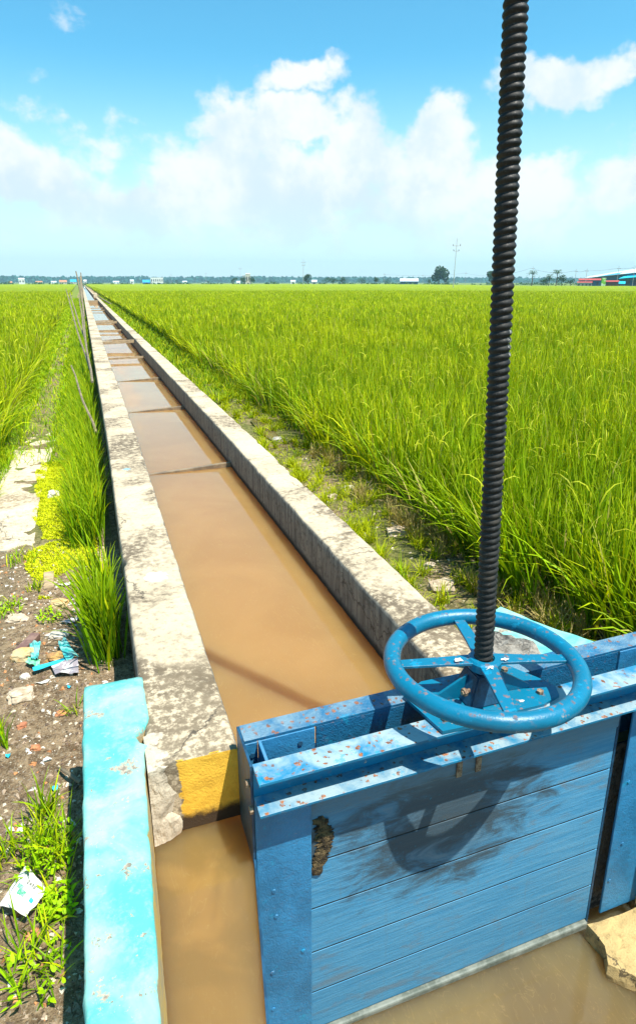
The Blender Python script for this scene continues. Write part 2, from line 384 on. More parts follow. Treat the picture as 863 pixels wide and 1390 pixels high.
def water_mat(name, c0, c1, rough=.045, bumps=.05, canal=False):
    m, t, b = material(name); P = t.pos()
    n = t.noise(P, 1.7, 4, .55, .8)
    sw = t.noise(t.stretch(P, (3, 1, 1)), 6, 3, .5, 2.2)
    c = t.mix(t.step(n, .35, .65), c0, c1)
    c = t.mix(t.m('MULTIPLY', t.step(t.m('ABSOLUTE', t.m('SUBTRACT', sw, .5)), .012, .0), .20), c, (.50, .31, .12))
    c = t.mix(t.m('MULTIPLY', t.step(t.voro(P, 9), .035, .02), .5), c, (.50, .38, .20))
    if canal:                                        # stirred silt in the slack pocket beside the gate
        pk_ = t.m('MULTIPLY', t.step(t.xyz(P)[1], 1.44, 1.38), t.step(t.noise(P, 4.0, 3, .5, .9), .30, .52))
        c = t.mix(t.m('MULTIPLY', pk_, .60), c, (.19, .115, .04))
    fin(t, b, c, rough, .5, t.bump(t.m('ADD', t.noise(t.stretch(P, (1, .6, 1)), 9, 3, .5), t.m('MULTIPLY', t.noise(P, 45, 3, .6), .15)), bumps*1.6, .01)); b.inputs['IOR'].default_value = 1.42
    b.inputs['Subsurface Weight'].default_value = 1.0; b.inputs['Subsurface Radius'].default_value = (1.0, .7, .4); b.inputs['Subsurface Scale'].default_value = 1.0
    return m
M['water'] = water_mat('muddy_water', (.37, .20, .065), (.33, .175, .055), .02, .012, True)
M['pool'] = water_mat('still_muddy_water', (.22, .15, .06), (.16, .11, .05))

def ground_mat():
    m, t, b = material('ground'); P = t.pos(); x, y, z = t.xyz(P)[:3]
    n1 = t.noise(P, 2.2, 6, .65, .4); n2 = t.noise(P, 24, 8, .75); n3 = t.noise(P, 120, 4, .7)
    soil = t.mix(t.step(n2, .38, .64), (.19, .125, .068), (.50, .355, .21))
    soil = t.mix(t.m('MULTIPLY', t.step(n3, .56, .62), .8), soil, (.50, .42, .31))
    soil = t.mix(t.m('MULTIPLY', t.step(n3, .41, .36), .7), soil, (.035, .024, .016))
    green = t.mix(t.step(n2, .4, .65), (.11, .17, .022), (.24, .29, .04))
    # left path: moss beyond the dirt, worn brown line further off
    gm = t.m('MULTIPLY', t.step(x, .0, -.02), t.step(y, 3.6, 5.0))
    gm = t.m('MULTIPLY', gm, t.step(n1, .30, .48))
    worn = t.m('MULTIPLY', t.step(t.m('ABSOLUTE', t.m('ADD', t.m('ADD', x, .62), t.m('MULTIPLY', y, .006))), .20, .05), t.step(n1, .42, .55))
    c = t.mix(gm, soil, green); c = t.mix(t.m('MULTIPLY', worn, t.step(x, .0, -.02)), c, t.mix(.5, soil, (.22, .17, .09)))
    # right strip: olive moss and mud
    rs = t.m('MULTIPLY', t.step(x, .9, 1.0), t.step(n1, .36, .55))
    c = t.mix(t.m('MULTIPLY', rs, .85), c, t.mix(t.step(n2, .4, .62), (.085, .115, .02), (.23, .24, .06)))
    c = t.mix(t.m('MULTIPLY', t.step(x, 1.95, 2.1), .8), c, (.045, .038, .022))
    far = t.step(t.v('LENGTH', P), 120, 300)
    c = t.mix(far, c, (.16, .21, .04))
    fin(t, b, c, .95, .15, t.bump(t.m('ADD', n2, t.m('MULTIPLY', n3, .5)), 1.0, .03))
    return m
M['ground'] = ground_mat()
def canopy_mat():
    m, t, b = material('rice_canopy'); P = t.pos()
    n1 = t.noise(t.stretch(P, (1, .5, 1)), .05, 5, .6); n2 = t.noise(P, 1.1, 8, .8); n3 = t.noise(t.stretch(P, (1, 1, 1)), 9, 4, .8)
    c = t.mix(t.step(n2, .38, .64), (.20, .30, .006), (.38, .45, .010))
    c = t.mix(t.m('MULTIPLY', t.step(n1, .42, .60), .6), c, (.36, .42, .015))
    c = t.mix(t.m('MULTIPLY', t.step(n3, .55, .35), .45), c, (.08, .17, .008))
    fin(t, b, c, .9, .1, t.bump(t.m('ADD', n2, n3), 1.0, .25))
    return m
M['canopy'] = canopy_mat()
def moss_mat(name, a, c_):
    return simple(name, a, c_, 60, .9, .012)

# ------------------------------------------------------------------ ground, one sheet to the horizon, with the gate pit left open
def graded(near, lo, hi, g=1.16):
    out = list(near); s = near[1]-near[0]
    v = near[0]; st = near[1]-near[0]
    left = []
    while v > lo: st *= g; v -= st; left.append(v)
    v = near[-1]; st = near[-1]-near[-2]; right = []
    while v < hi: st *= g; v += st; right.append(v)
    return left[::-1] + out + right
xs = graded(list(np.arange(-1.4, .02, .028)) + [.03] + list(np.arange(.1, 1.10, .1)) + list(np.arange(1.12, 1.62, .03)) + [1.63] + list(np.arange(1.66, 2.6, .04)), -6000, 6000, 1.3)
ys = graded([-3.0, -2, -1, 0, .5] + list(np.arange(.8, 1.39, .028)) + [1.40] + list(np.arange(1.428, 7.0, .03)), -6000, 9000, 1.22)
xs = np.array(sorted(xs)); ys = np.array(sorted(ys))
def ground_h(x, y):
    if abs(x) > 6 or y > 25 or y < -4: return GZ
    k = max(0, min(1, (14-y)/6))
    h = .020*noise.noise(Vector((x*2.1, y*2.1, 3))) + .013*noise.noise(Vector((x*7, y*7, 9))) + .006*noise.noise(Vector((x*22, y*22, 1)))
    if x > 1.3: h += .03*math.sin((x-1.3)*3)*(.6 if x < 2.3 else 0)
    return GZ + h*k
V = np.array([(x, y, ground_h(x, y)) for y in ys for x in xs])
nx = len(xs); Fq = []
for j in range(len(ys)-1):
    for i in range(nx-1):
        cx_, cy_ = (xs[i]+xs[i+1])/2, (ys[j]+ys[j+1])/2
        if .03 < cx_ < 1.78 and -3 < cy_ < 1.40: continue
        Fq.append((j*nx+i, j*nx+i+1, (j+1)*nx+i+1, (j+1)*nx+i))
tag(from_np('ground', V, Fq, M['ground'], smooth=True), kind='structure')

def shift(y):                                        # the canal bears very slightly left in the distance
    return -.0075*max(0.0, y-5.0)
def stations(y0, y1, s0=.014, g=1.018):
    out = [y0]; s = s0
    while out[-1] < y1:
        if out[-1] > 3.5: s *= g
        out.append(out[-1]+s)
    return out

# water: canal, the pocket left of the gate, the pool below the gate
def sheet(name, rects, z, mat):
    bm = bmesh.new()
    for (x0, x1, y0, y1) in rects: bm.faces.new([bm.verts.new((x, y, z)) for x, y in ((x0, y0), (x1, y0), (x1, y1), (x0, y1))])
    return from_bm(name, bm, mat)
bm = bmesh.new(); pv = None
for y in stations(1.45, 420, .4, 1.10):
    a, c = bm.verts.new((.15+shift(y), y, -.22)), bm.verts.new((1.05+shift(y), y, -.22))
    if pv: bm.faces.new((pv[0], pv[1], c, a))
    pv = (a, c)
for poly_ in (((.0, 1.31), (1.62, 1.31), (1.62, 1.45), (.0, 1.45)), ((.0, .66), (.158, .66), (.261, 1.262), (.261, 1.31), (.0, 1.31))):
    bm.faces.new([bm.verts.new((x, y, -.22)) for x, y in poly_])
tag(from_bm('canal_water', bm, M['water']), kind='structure')
tag(sheet('pool_water', [(.0, 1.80, -3.0, 1.33)], -.962, M['pool']), kind='structure')

# ------------------------------------------------------------------ canal walls
def wall(name, label, x0, x1, seed, y0=1.42, joints=()):
    prof = [(x0, -.95 if False else -.60)] + [(x0, z) for z in np.linspace(-.30, -.02, 9)] + [(x0+.004, -.006)] + [(x, 0.0) for x in np.linspace(x0+.014, x1-.014, 14)] + [(x1-.004, -.006)] + [(x1, z) for z in np.linspace(-.02, -.30, 9)] + [(x1, -.60)]
    st = stations(y0, 420, .016, 1.022); V = []; n = len(prof)
    for y in st:
        lod = 1.0 if y < 12 else 12/y
        slow = .005*noise.noise(Vector((seed, y*.35, 0))) + shift(y)
        zs = .006*noise.noise(Vector((seed+9, y*.5, 0)))
        for (x, z) in prof:
            p = Vector((x*16, y*16, z*16+seed)); q = p*.33
            e = 1.0 if z > -.012 else .7
            edge = max(0, 1-min(abs(x-x0), abs(x-x1))/.02)*(1 if z > -.03 else .3)
            chip = -max(0, noise.noise(Vector((x*3, y*7, seed)))-.30)*.06*edge
            d = (.0022*noise.noise(p)+.0022*noise.noise(q))*lod
            jn = sum(-.014*max(0, 1-abs(y-j-.006*math.sin(x*40))/.016) for j in joints) if z > -.03 else 0
            st_ = 0.0
            for j in joints:
                if y > j: st_ += .004*(1 if int(j*10) % 2 else -1)
            V.append((x+slow+d+(.5*chip if x > (x0+x1)/2 else -.5*chip), y + (.003*noise.noise(p*1.4) if y < 1.46 else 0), z+zs+st_+d*e+chip*(z > -.03)+jn))
    V = np.array(V); Fq = []
    for j in range(len(st)-1):
        for i in range(n-1): Fq.append((j*n+i, j*n+i+1, (j+1)*n+i+1, (j+1)*n+i))
    o = from_np(name, V, Fq, M['wall'], smooth=False)
    # near end cap
    bm = bmesh.new(); bm.from_mesh(o.data); bm.verts.ensure_lookup_table()
    half = n//2; cap = [bm.verts[i] for i in range(n)]
    zz = [(i, n-1-i) for i in range(half)]
    for (a, b2), (c, d2) in zip(zz, zz[1:]):
        try: bm.faces.new((cap[a], cap[c], cap[d2], cap[b2]))
        except Exception: pass
    if n % 2:
        try: bm.faces.new((cap[half-1], cap[half], cap[half+1]))
        except Exception: pass
    capf = [f for f in bm.faces if all(v.co.y < y0+.01 for v in f.verts)]
    bmesh.ops.recalc_face_normals(bm, faces=bm.faces[:]); bm.to_mesh(o.data); bm.free()
    tag(o, label, 'canal wall'); return o
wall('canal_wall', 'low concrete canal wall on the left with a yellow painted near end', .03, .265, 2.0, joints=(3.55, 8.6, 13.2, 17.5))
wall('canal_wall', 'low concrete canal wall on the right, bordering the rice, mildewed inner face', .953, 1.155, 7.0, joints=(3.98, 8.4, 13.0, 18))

# cyan parapet on the left of the gate pocket
def slabby(poly, z0, z1, step=.02, amp=.0022, seed=1.0, cut=None):
    """polygon prism with a finely divided top, roughened"""
    bm = bmesh.new(); prism(bm, poly, z0, z1)
    bmesh.ops.triangulate(bm, faces=[f for f in bm.faces if len(f.verts) > 4])
    for _ in range(4):
        es = [e for e in bm.edges if e.calc_length() > step*1.6]
        if not es: break
        bmesh.ops.subdivide_edges(bm, edges=es, cuts=1)
        bmesh.ops.triangulate(bm, faces=[f for f in bm.faces if len(f.verts) > 4])
    roughen(bm, amp, 14, seed); return bm
bm = bmesh.new()
yst = np.arange(-1.0, 1.835, .018); V = []; 
for y in yst:
    xr = .047
    if y > 1.50: xr = .047
    nb = 0.0
    if 1.49 < y < 1.62: nb = -.045*math.exp(-((y-1.545)/.035)**2) + .010*noise.noise(Vector((0, y*40, 0)))
    if y < 1.50: xr = .024 - (1.50-y)*.036
    xr += nb; xl = -.132 + .02*max(0, 1.5-y)*.5
    pr = [(xl, -.60), (xl, -.3), (xl, -.1), (xl, -.01), (xl+.006, .012)] + [(x, .014) for x in np.linspace(xl+.016, xr-.012, 10)] + [(xr-.002, .008), (xr, -.01), (xr+.004, -.1), (xr+.006, -.3), (xr+.006, -1.1)]
    for x, z in pr:
        d = .0022*noise.noise(Vector((x*30, y*30, z*30))) + .003*noise.noise(Vector((x*8, y*8, z*8))) - .016*max(0, noise.noise(Vector((x*5, y*26, 4)))-.25)*(min(abs(x-xl), abs(x-xr)) < .014)
        V.append((x+d, y, z+d))
n = len(pr); Fq = [(j*n+i, j*n+i+1, (j+1)*n+i+1, (j+1)*n+i) for j in range(len(yst)-1) for i in range(n-1)]
o = from_np('parapet', V, Fq, M['cyan'])
bm = bmesh.new(); bm.from_mesh(o.data); bm.verts.ensure_lookup_table(); N = len(yst)
bm.faces.new([bm.verts[(N-1)*n+i] for i in range(n)]); bm.faces.new([bm.verts[i] for i in range(n)][::-1])
bmesh.ops.recalc_face_normals(bm, faces=bm.faces[:]); bm.to_mesh(o.data); bm.free()
tag(o, 'faded cyan painted parapet running beside the littered dirt on the left', 'parapet')
# cyan wing on the right, behind the wheel, with mortar broken away
bm = slabby([(1.19, 1.36), (1.62, 1.36), (1.60, 1.50), (1.47, 1.72), (1.405, 1.885), (1.24, 1.80), (1.20, 1.60)], -.60, -.012, .03, .004, 3)
tag(from_bm('parapet', bm, M['cyan']), 'cracked cyan parapet corner seen through the hand wheel, by the rice', 'parapet')
bm = slabby([(1.158, 1.38), (1.30, 1.38), (1.33, 1.50), (1.335, 1.60), (1.27, 1.70), (1.22, 1.76), (1.158, 1.74)], -.58, .004, .018, .011, 5)
for v in bm.verts:
    if v.co.z > -.02: v.co.z += .016*noise.noise(v.co*26)
tag(from_bm('mortar_patch', bm, M['mortar']), 'crumbling grey mortar patch between the right canal wall and cyan corner', 'mortar patch')
bm = bmesh.new(); gw, gh = 16, 22; g = []
for i in range(gh+1):
    v_ = i/gh; row = []
    for j in range(gw+1):
        u = j/gw; xr = .105+.045*noise.noise(Vector((v_*5, 2, 0)))+.018*noise.noise(Vector((v_*19, 2, 7)))-.02*v_; x = .026+(xr-.026)*u
        y = (1.55-.135*v_/.4) if v_ < .4 else (1.415-.030*(v_-.4)/.6*(1-.5*u)); z = .006-.004*u if v_ < .4 else .004-.245*(v_-.4)/.6
        d = .0035*noise.noise(Vector((x*40, y*40, z*40)))+.004*noise.noise(Vector((x*110, y*110, z*110)))
        z -= .010*max(0, u-.55)**1.5*(v_ < .45)*4; y += .030*max(0, u-.5)**1.3*(v_ > .35); row.append(bm.verts.new((x, y+d, z+d)))
    g.append(row)
fs = [bm.faces.new((g[i][j], g[i+1][j], g[i+1][j+1], g[i][j+1])) for i in range(gh) for j in range(gw)]
r = bmesh.ops.extrude_face_region(bm, geom=fs)
for v in r['geom']:
    if isinstance(v, bmesh.types.BMVert): v.co.z -= .03; v.co.y += .03
tag(from_bm('mortar_patch', bm, M['fresh_mortar']), 'light mortar slumped between the cyan parapet and the yellow wall end', 'mortar patch')
# abutments of the pit
def bxo(name, dims, mat, label, cat, bev=.01, rough=.004, sub=.06, seed=1):
    bm = bmesh.new(); box(bm, *dims, bev)
    for _ in range(4):
        es = [e for e in bm.edges if e.calc_length() > sub*1.6]
        if not es: break
        bmesh.ops.subdivide_edges(bm, edges=es, cuts=1, use_grid_fill=True)
    roughen(bm, rough, 9, seed); o = from_bm(name, bm, mat); tag(o, label, cat); return o
bxo('retaining_wall', (1.775, 1.93, -3.0, 1.262, -1.3, -.33), M['ochre'], 'ochre painted retaining wall right of the gate pool', 'retaining wall', seed=4)
bm = slabby([(1.405, 1.250), (1.41, 1.17), (1.38, 1.12), (1.46, 1.02), (1.50, .90), (1.774, .90), (1.774, 1.250)], -1.2, -.905, .03, .010, 8)
tag(from_bm('ledge', bm, M['ochre']), 'broken yellow concrete ledge at the foot of the right gate post', 'ledge')
bxo('wing_wall', (1.644, 1.93, 1.266, 1.40, -1.3, -.10), M['ochre'], 'yellow plastered wing wall beyond the right gate post', 'wing wall', seed=14)
bxo('weir', (.0, .172, .50, .68, -1.2, -.195), M['mortar'], 'small concrete sill closing the water pocket beside the cyan parapet', 'weir', seed=6)

bxo('sill_wall', (.0, 1.635, 1.346, 1.395, -1.3, -.26), M['mortar'], 'submerged concrete sill under the rear beam of the gate', 'sill wall', seed=12)
# ------------------------------------------------------------------ the sluice gate
ZB = .08
gate = thing('sluice_gate', 'blue painted sluice gate of steel beams and wooden planks across the canal end', 'sluice gate', (.946, 1.30, -.95))
YR = lambda x: (x-.27)*.012                           # the frame stands a touch askew
def skew(bm):
    for v in bm.verts: v.co.y += YR(v.co.x); v.co.z += (v.co.x-.27)*.011
def gpart(name, boxes, mat, parent=gate, bev=.0018, label=None, seg=2, rough=0.0):
    bm = bmesh.new()
    for b_ in boxes: box(bm, *b_, bev, seg)
    skew(bm); o = from_bm(name, bm, mat, parent)
    if label: o['label'] = label
    return o
XL, XR_ = .266, 1.632
gpart('front_beam', [(XL, XR_, 1.190, 1.262, ZB-.008, ZB), (XL, XR_, 1.253, 1.2615, ZB-.092, ZB-.0085), (XL, XR_, 1.190, 1.262, ZB-.100, ZB-.0925)], M['beam'], bev=.001)
gpart('rear_beam', [(XL, XR_, 1.347, 1.411, ZB-.008, ZB), (XL+.195, XR_-.16, 1.347, 1.3555, ZB-.115, ZB-.0085), (XL, XR_, 1.347, 1.411, ZB-.123, ZB-.1155)], M['rough_beam'], bev=.001)
for (a, b2) in ((XL, .300), (.309, .456), (XR_-.155, XR_-.03)):
    gpart('splice_plate', [(a, b2, 1.344, 1.3545, ZB-.125, ZB-.009)], M['column'], bev=.001)
gpart('end_plate', [(XL-.007, XL-.0005, 1.255, 1.409, -1.04, ZB+.001)], M['darksteel'], bev=.001)
bm = bmesh.new(); prism(bm, [(.1570, .66), (.1625, .66), (.2655, 1.2530), (.2605, 1.2545)], -1.04, -.207); from_bm('side_plate', bm, M['darksteel'], gate)
gpart('end_plate', [(XR_+.0005, XR_+.006, 1.2, 1.409, -.90, ZB+.001)], M['darksteel'], bev=.001)
gpart('divider', [(.3005, .3085, 1.263, 1.3435, -.9, ZB-.004)], M['column'], bev=.001)
def gcolumn(x0, x1, z0, inner):
    g = gpart('column', [(x0, x1, 1.2535, 1.2625, z0, ZB-.1005)], M['column'], bev=.003)
    gpart('rear_flange', [(x0, x1, 1.334, 1.343, z0, ZB-.130)], M['darksteel'], parent=g, bev=.001)
    gpart('web', [(inner-.004, inner+.004, 1.263, 1.3335, z0, ZB-.130)], M['darksteel'], parent=g, bev=.001)
    return g
cl = gcolumn(.2665, .416, -1.04, .285); cr = gcolumn(1.474, XR_, -.915, 1.60)
gpart('rear_flange', [(1.415, 1.473, 1.334, 1.343, -1.04, ZB-.130)], M['darksteel'], parent=cr, bev=.001)
gpart('rear_flange', [(.417, .46, 1.334, 1.343, -1.04, ZB-.130)], M['darksteel'], parent=cl, bev=.001)
def bolt(c, axis, r=.007, h=.006, parent=gate, mat=None):
    bm = bmesh.new(); a = Vector(c); tube(bm, [a, a+Vector(axis)*h], r, 6); skew(bm)
    return from_bm('bolt', bm, mat or M['bolt'], parent)
for (x, z) in ((.285, .035), (.285, .002), (.415, .035), (.415, .0)): bolt((x, 1.344, z), (0, -1, 0), .007, .004, mat=M['darksteel'])
for z in (-.03, .02): bolt((XL-.008, 1.235 if z < 0 else 1.27, z), (-1, 0, 0), .010, .008)
for (x, z) in ((.31, -.33), (.315, -.42), (.30, -.62), (.39, -.58), (.30, -.76), (1.50, -.36), (1.52, -.62), (1.49, -.77)): bolt((x, 1.2535, z), (0, -1, 0), .0055, .0035, mat=M['column'])
# plank panel
seams = [-.145, -.306, -.470, -.634, -.793, -.948]
for k, (zt, zl) in enumerate(zip(seams, seams[1:])):
    bm = bmesh.new(); box(bm, .405, 1.437, 1.2755, 1.2812, zl+.0032, zt-.0018, .0012, 1)
    skew(bm)
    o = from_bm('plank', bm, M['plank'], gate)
gpart('seam_shade_panel', [(.41, 1.43, 1.2766, 1.300, -.94, -.15)], M['darkgap'], bev=.001)  # added near-black panel standing in for shade in the plank seams
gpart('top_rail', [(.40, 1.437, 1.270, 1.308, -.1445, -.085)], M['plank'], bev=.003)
gpart('sill_beam', [(.40, 1.437, 1.262, 1.312, -.998, -.950)], M['sill'], bev=.006)
gpart('seal_strip', [(1.438, 1.447, 1.275, 1.333, -1.0, -.05)], M['darksteel'], bev=.001)
for x in (.862, .925): gpart('lifting_bracket', [(x-.009, x+.009, 1.2645, 1.2695, -.15, .06)], M['bolt'], bev=.001)
# stem: threaded rod, slightly leaning
base = Vector((.936, 1.302, .0)); tilt = Vector((-.036, .0, 1.0))
P_ = .0173; NA = 26; NZ = 10; z0, z1 = .0, 2.45
V = []; steps = int((z1-z0)/P_*NZ)
for j in range(steps+1):
    z = z0+(z1-z0)*j/steps
    bend = Vector((.004*math.sin(z*1.9), .003*math.sin(z*1.3), 0))
    for i in range(NA):
        a = 2*math.pi*i/NA; ph = (z/P_ - a/(2*math.pi)) % 1.0
        s = .5+.5*math.cos(2*math.pi*ph); s = s**.6 if s > 0 else 0
        r = .0215+.0047*s + .0006*noise.noise(Vector((math.cos(a)*2, math.sin(a)*2, z*60)))
        c = base+tilt*z+bend; V.append((c.x+r*math.cos(a), c.y+r*math.sin(a), z))
Fq = [(j*NA+i, j*NA+(i+1) % NA, (j+1)*NA+(i+1) % NA, (j+1)*NA+i) for j in range(steps) for i in range(NA)]
V += [(base.x+tilt.x*z1, base.y, z1)]
o = from_np('threaded_stem', V, Fq, M['stem'], gate, smooth=True)
# pedestal under the wheel
HX, HY = .932, 1.300; WZ = .198
bm = bmesh.new(); prism(bm, [(.722, 1.365), (.752, 1.198), (.835, 1.194), (.86, 1.206), (1.07, 1.206), (1.135, 1.225), (1.152, 1.262), (1.14, 1.30), (1.08, 1.405), (.80, 1.408)], ZB+.008, ZB+.017)
ped = from_bm('base_plate', bm, M['wheel'], gate)
bm = bmesh.new()
lo = [(-.070, -.055), (.060, -.055), (.060, .05), (-.070, .05)]; hi = [(-.038, -.034), (.036, -.034), (.036, .034), (-.038, .034)]
a = [bm.verts.new((HX+x, HY+y, ZB+.018)) for x, y in lo]; c = [bm.verts.new((HX+x, HY+y, WZ-.018)) for x, y in hi]
bm.faces.new(a[::-1]); bm.faces.new(c)
for i in range(4): bm.faces.new((a[i], a[(i+1) % 4], c[(i+1) % 4], c[i]))
bmesh.ops.bevel(bm, geom=bm.edges[:], offset=.003, segments=2, affect='EDGES')
from_bm('bearing_housing', bm, M['darksteel'], gate)
for (dx_, dy_) in ((-1, .12), (1, -.1), (.1, 1)):
    bm = bmesh.new(); d = Vector((dx_, dy_, 0)).normalized(); s = Vector((-d.y, d.x, 0))*.004
    b0 = Vector((HX, HY, 0)) + d*.060; L = .085 if abs(dx_) > .5 else .045
    pts = [b0+Vector((0, 0, ZB+.018)), b0+d*L+Vector((0, 0, ZB+.018)), b0+d*L+Vector((0, 0, ZB+.028)), b0-d*.012+Vector((0, 0, WZ-.03))]
    A = [bm.verts.new(p+s) for p in pts]; B = [bm.verts.new(p-s) for p in pts]
    bm.faces.new(A); bm.faces.new(B[::-1])
    for i in range(4): bm.faces.new((A[i], B[i], B[(i+1) % 4], A[(i+1) % 4]))
    from_bm('gusset', bm, M['wheel'], gate)
bm = bmesh.new(); a = Vector((HX-.052, HY-.02, ZB+.055)); tube(bm, [a, a+Vector((-.028, -.004, 0))], .006, 8); tube(bm, [a+Vector((-.014, -.002, 0)), a+Vector((-.024, -.0035, 0))], .011, 6)
from_bm('bolt', bm, M['bolt'], gate)
for (x, y) in ((.78, 1.235), (.775, 1.37), (1.09, 1.25), (1.06, 1.375)):
    bm = bmesh.new(); tube(bm, [(x, y, ZB+.017), (x, y, ZB+.026)], .010, 6); from_bm('bolt', bm, M['bolt'], gate)
# hand wheel, a part of the gate
bm = bmesh.new(); n1, n2 = 96, 20; RW, rw = .252, .0242; rings = []
for i in range(n1):
    a = 2*math.pi*i/n1; ring = []
    for k in range(n2):
        b2 = 2*math.pi*k/n2; w = rw*(1+.05*math.exp(-(((a-4.25+math.pi) % (2*math.pi)-math.pi)/.02)**2))
        r = RW+w*math.cos(b2); ring.append(bm.verts.new((HX+r*math.cos(a), HY+r*math.sin(a), WZ+w*math.sin(b2)+.002*math.sin(a*2))))
    rings.append(ring)
for i in range(n1):
    for k in range(n2): bm.faces.new((rings[i][k], rings[(i+1) % n1][k], rings[(i+1) % n1][(k+1) % n2], rings[i][(k+1) % n2]))
wh = from_bm('hand_wheel', bm, M['wheel'], gate, smooth=True)
for deg in (76, 163, -106, -14):
    bm = bmesh.new(); d = Vector((math.cos(R(deg)), math.sin(R(deg)), 0)); s = Vector((-d.y, d.x, 0))
    A = []
    for (rr, w, zc) in ((.024, .024, WZ+.010), (.10, .019, WZ+.006), (.240, .0165, WZ-.001)):
        c = Vector((HX, HY, 0))+d*rr
        A.append([bm.verts.new(c+s*w*sg+Vector((0, 0, zc+dz_))) for sg, dz_ in ((-1, -.004), (1, -.004), (1, .004), (-1, .004))])
    for q, w in zip(A, A[1:]):
        for i in range(4): bm.faces.new((q[i], q[(i+1) % 4], w[(i+1) % 4], w[i]))
    bm.faces.new(A[0][::-1]); bm.faces.new(A[-1])
    bmesh.ops.bevel(bm, geom=bm.edges[:], offset=.001, segments=1, affect='EDGES')
    from_bm('spoke', bm, M['wheel'], wh)
bm = bmesh.new(); NH = 24; prof = [(.0275, WZ+.018), (.040, WZ+.0175), (.046, WZ+.012), (.046, WZ-.010), (.036, WZ-.017)]
rr = [[bm.verts.new((HX+r*math.cos(2*math.pi*i/NH), HY+r*math.sin(2*math.pi*i/NH), z)) for i in range(NH)] for r, z in prof]
for p, q in zip(rr, rr[1:]):
    for i in range(NH): bm.faces.new((p[i], p[(i+1) % NH], q[(i+1) % NH], q[i]))
bmesh.ops.recalc_face_normals(bm, faces=bm.faces[:])
from_bm('hub', bm, M['wheel'], wh)
# paint flakes on hub, spokes and base plate
for (x, y, z, r_, s) in ((HX+.046, HY-.028, WZ+.0175, .015, 1), (HX-.075, HY+.012, WZ+.0165, .013, 2), (HX-.01, HY-.045, WZ+.0145, .011, 3), (1.02, 1.235, ZB+.0178, .010, 4), (.80, 1.215, ZB+.0178, .016, 5)):
    bm = bmesh.new(); vs = [bm.verts.new((x+r_*(.8+1.5*noise.noise(Vector((k*1.3, s*3, 0))))*math.cos(k/14*6.283), y+r_*.6*(.8+1.5*noise.noise(Vector((k*1.3, s*3, 0))))*math.sin(k/14*6.283), z)) for k in range(14)]
    f = bm.faces.new(vs); r = bmesh.ops.extrude_face_region(bm, geom=[f])
    for v in r['geom']:
        if isinstance(v, bmesh.types.BMVert): v.co.z += .0012
    from_bm('paint_flake', bm, M['white_litter'], gate)
# mud nest on the planks by the left post
bm = bmesh.new()
for k in range(26):
    t_ = k/25; zc = -.165-.17*t_; w = .030*math.sin(math.pi*min(1, t_*.9+.15))
    bmesh.ops.create_icosphere(bm, subdivisions=2, radius=1.0)
    for v in bm.verts[-42:]:
        p = v.co.copy(); j = 1+.35*noise.noise(p*2+Vector((k, 0, 0)))
        v.co = Vector((.436+w*.8+random.uniform(-.6, .6)*w, 1.277, zc)) + Vector((p.x*.017, p.y*.007, p.z*.015))*j
tag(from_bm('mud_nest', bm, M['mud'], loc=(.45, 1.27, -.34)), 'brown dried mud nest stuck to the planks beside the left post', 'mud nest')

# struts across the canal
STR = [(292, 628, 1), (233, 551, 1), (203, 512, 1), (185, 487, 0), (175, 470, 2), (166, 458.8, 1), (158, 449.5, 0), (154, 442, 2), (150, 436.3, 0), (138, 421.8, 0), (136, 418.8, 0)]
for k, (px, py, kind) in enumerate(STR):
    y = at_z(px, py, -.175)[1]; s = shift(y)
    if kind == 1: a, b2 = (.27+s, y-.015, -.240), (.95+s, y+.01, -.203)
    elif kind == 0: a, b2 = (.27+s, y, -.16), (.95+s, y+.03, -.15)
    else: a, b2 = (.27+s, y, -.09), (.95+s, y+.05, -.07)
    d = Vector(b2)-Vector(a); bm = bmesh.new(); w = .028 if kind != 2 else .05
    for i in range(13):
        t0, t1 = i/13, (i+1)/13
    pts = [Vector(a)+d*t+Vector((0, .006*noise.noise(Vector((t*4, k, 0))), .003*noise.noise(Vector((t*5, k, 5))))) for t in np.linspace(0, 1, 9)]
    tube(bm, pts, w*.95 if y < 25 else w*1.1, 4)
    ordn = ['nearest', 'second nearest', 'third nearest', 'fourth nearest', 'fifth nearest', 'sixth nearest', 'seventh nearest', 'eighth nearest', 'ninth nearest', 'second farthest', 'farthest'][k]
    tag(from_bm('strut', bm, M['wetwood' if kind == 1 else 'wood'], loc=(a[0], a[1], a[2])), f'{"half sunken" if kind == 1 else "weathered"} wooden strut spanning the muddy canal, {ordn} to the gate', 'strut', 'wooden struts across the canal')
y = at_z(132, 409, -.1)[1]; s = shift(y); bm = bmesh.new(); box(bm, .27+s, .95+s, y, y+.12, -.3, -.03, .01)
tag(from_bm('check_board', bm, M['wood'], loc=(.6+s, y, -.3)), 'brown wooden board damming the canal far up near its vanishing end', 'board')
p = at_z(129.5, 404, 0); y = p[1]; s = shift(y); bm = rock_bm((.93+s, y, .10), (.16, .14, .26), 3.3)
tag(from_bm('sack', bm, M['tan_rock'], loc=(.93+s, y, -.1)), 'pale tan sack propped on the right canal wall far off', 'sack')
p0 = at_z(152, 413.3, -.3); p1 = at_z(131.5, 401.5, .02); bm = bmesh.new(); tube(bm, [p0, p1], .05, 6)
tag(from_bm('pole', bm, M['bamboo'], loc=tuple(p0)), 'grey pole lying against the outside of the right canal wall', 'pole')
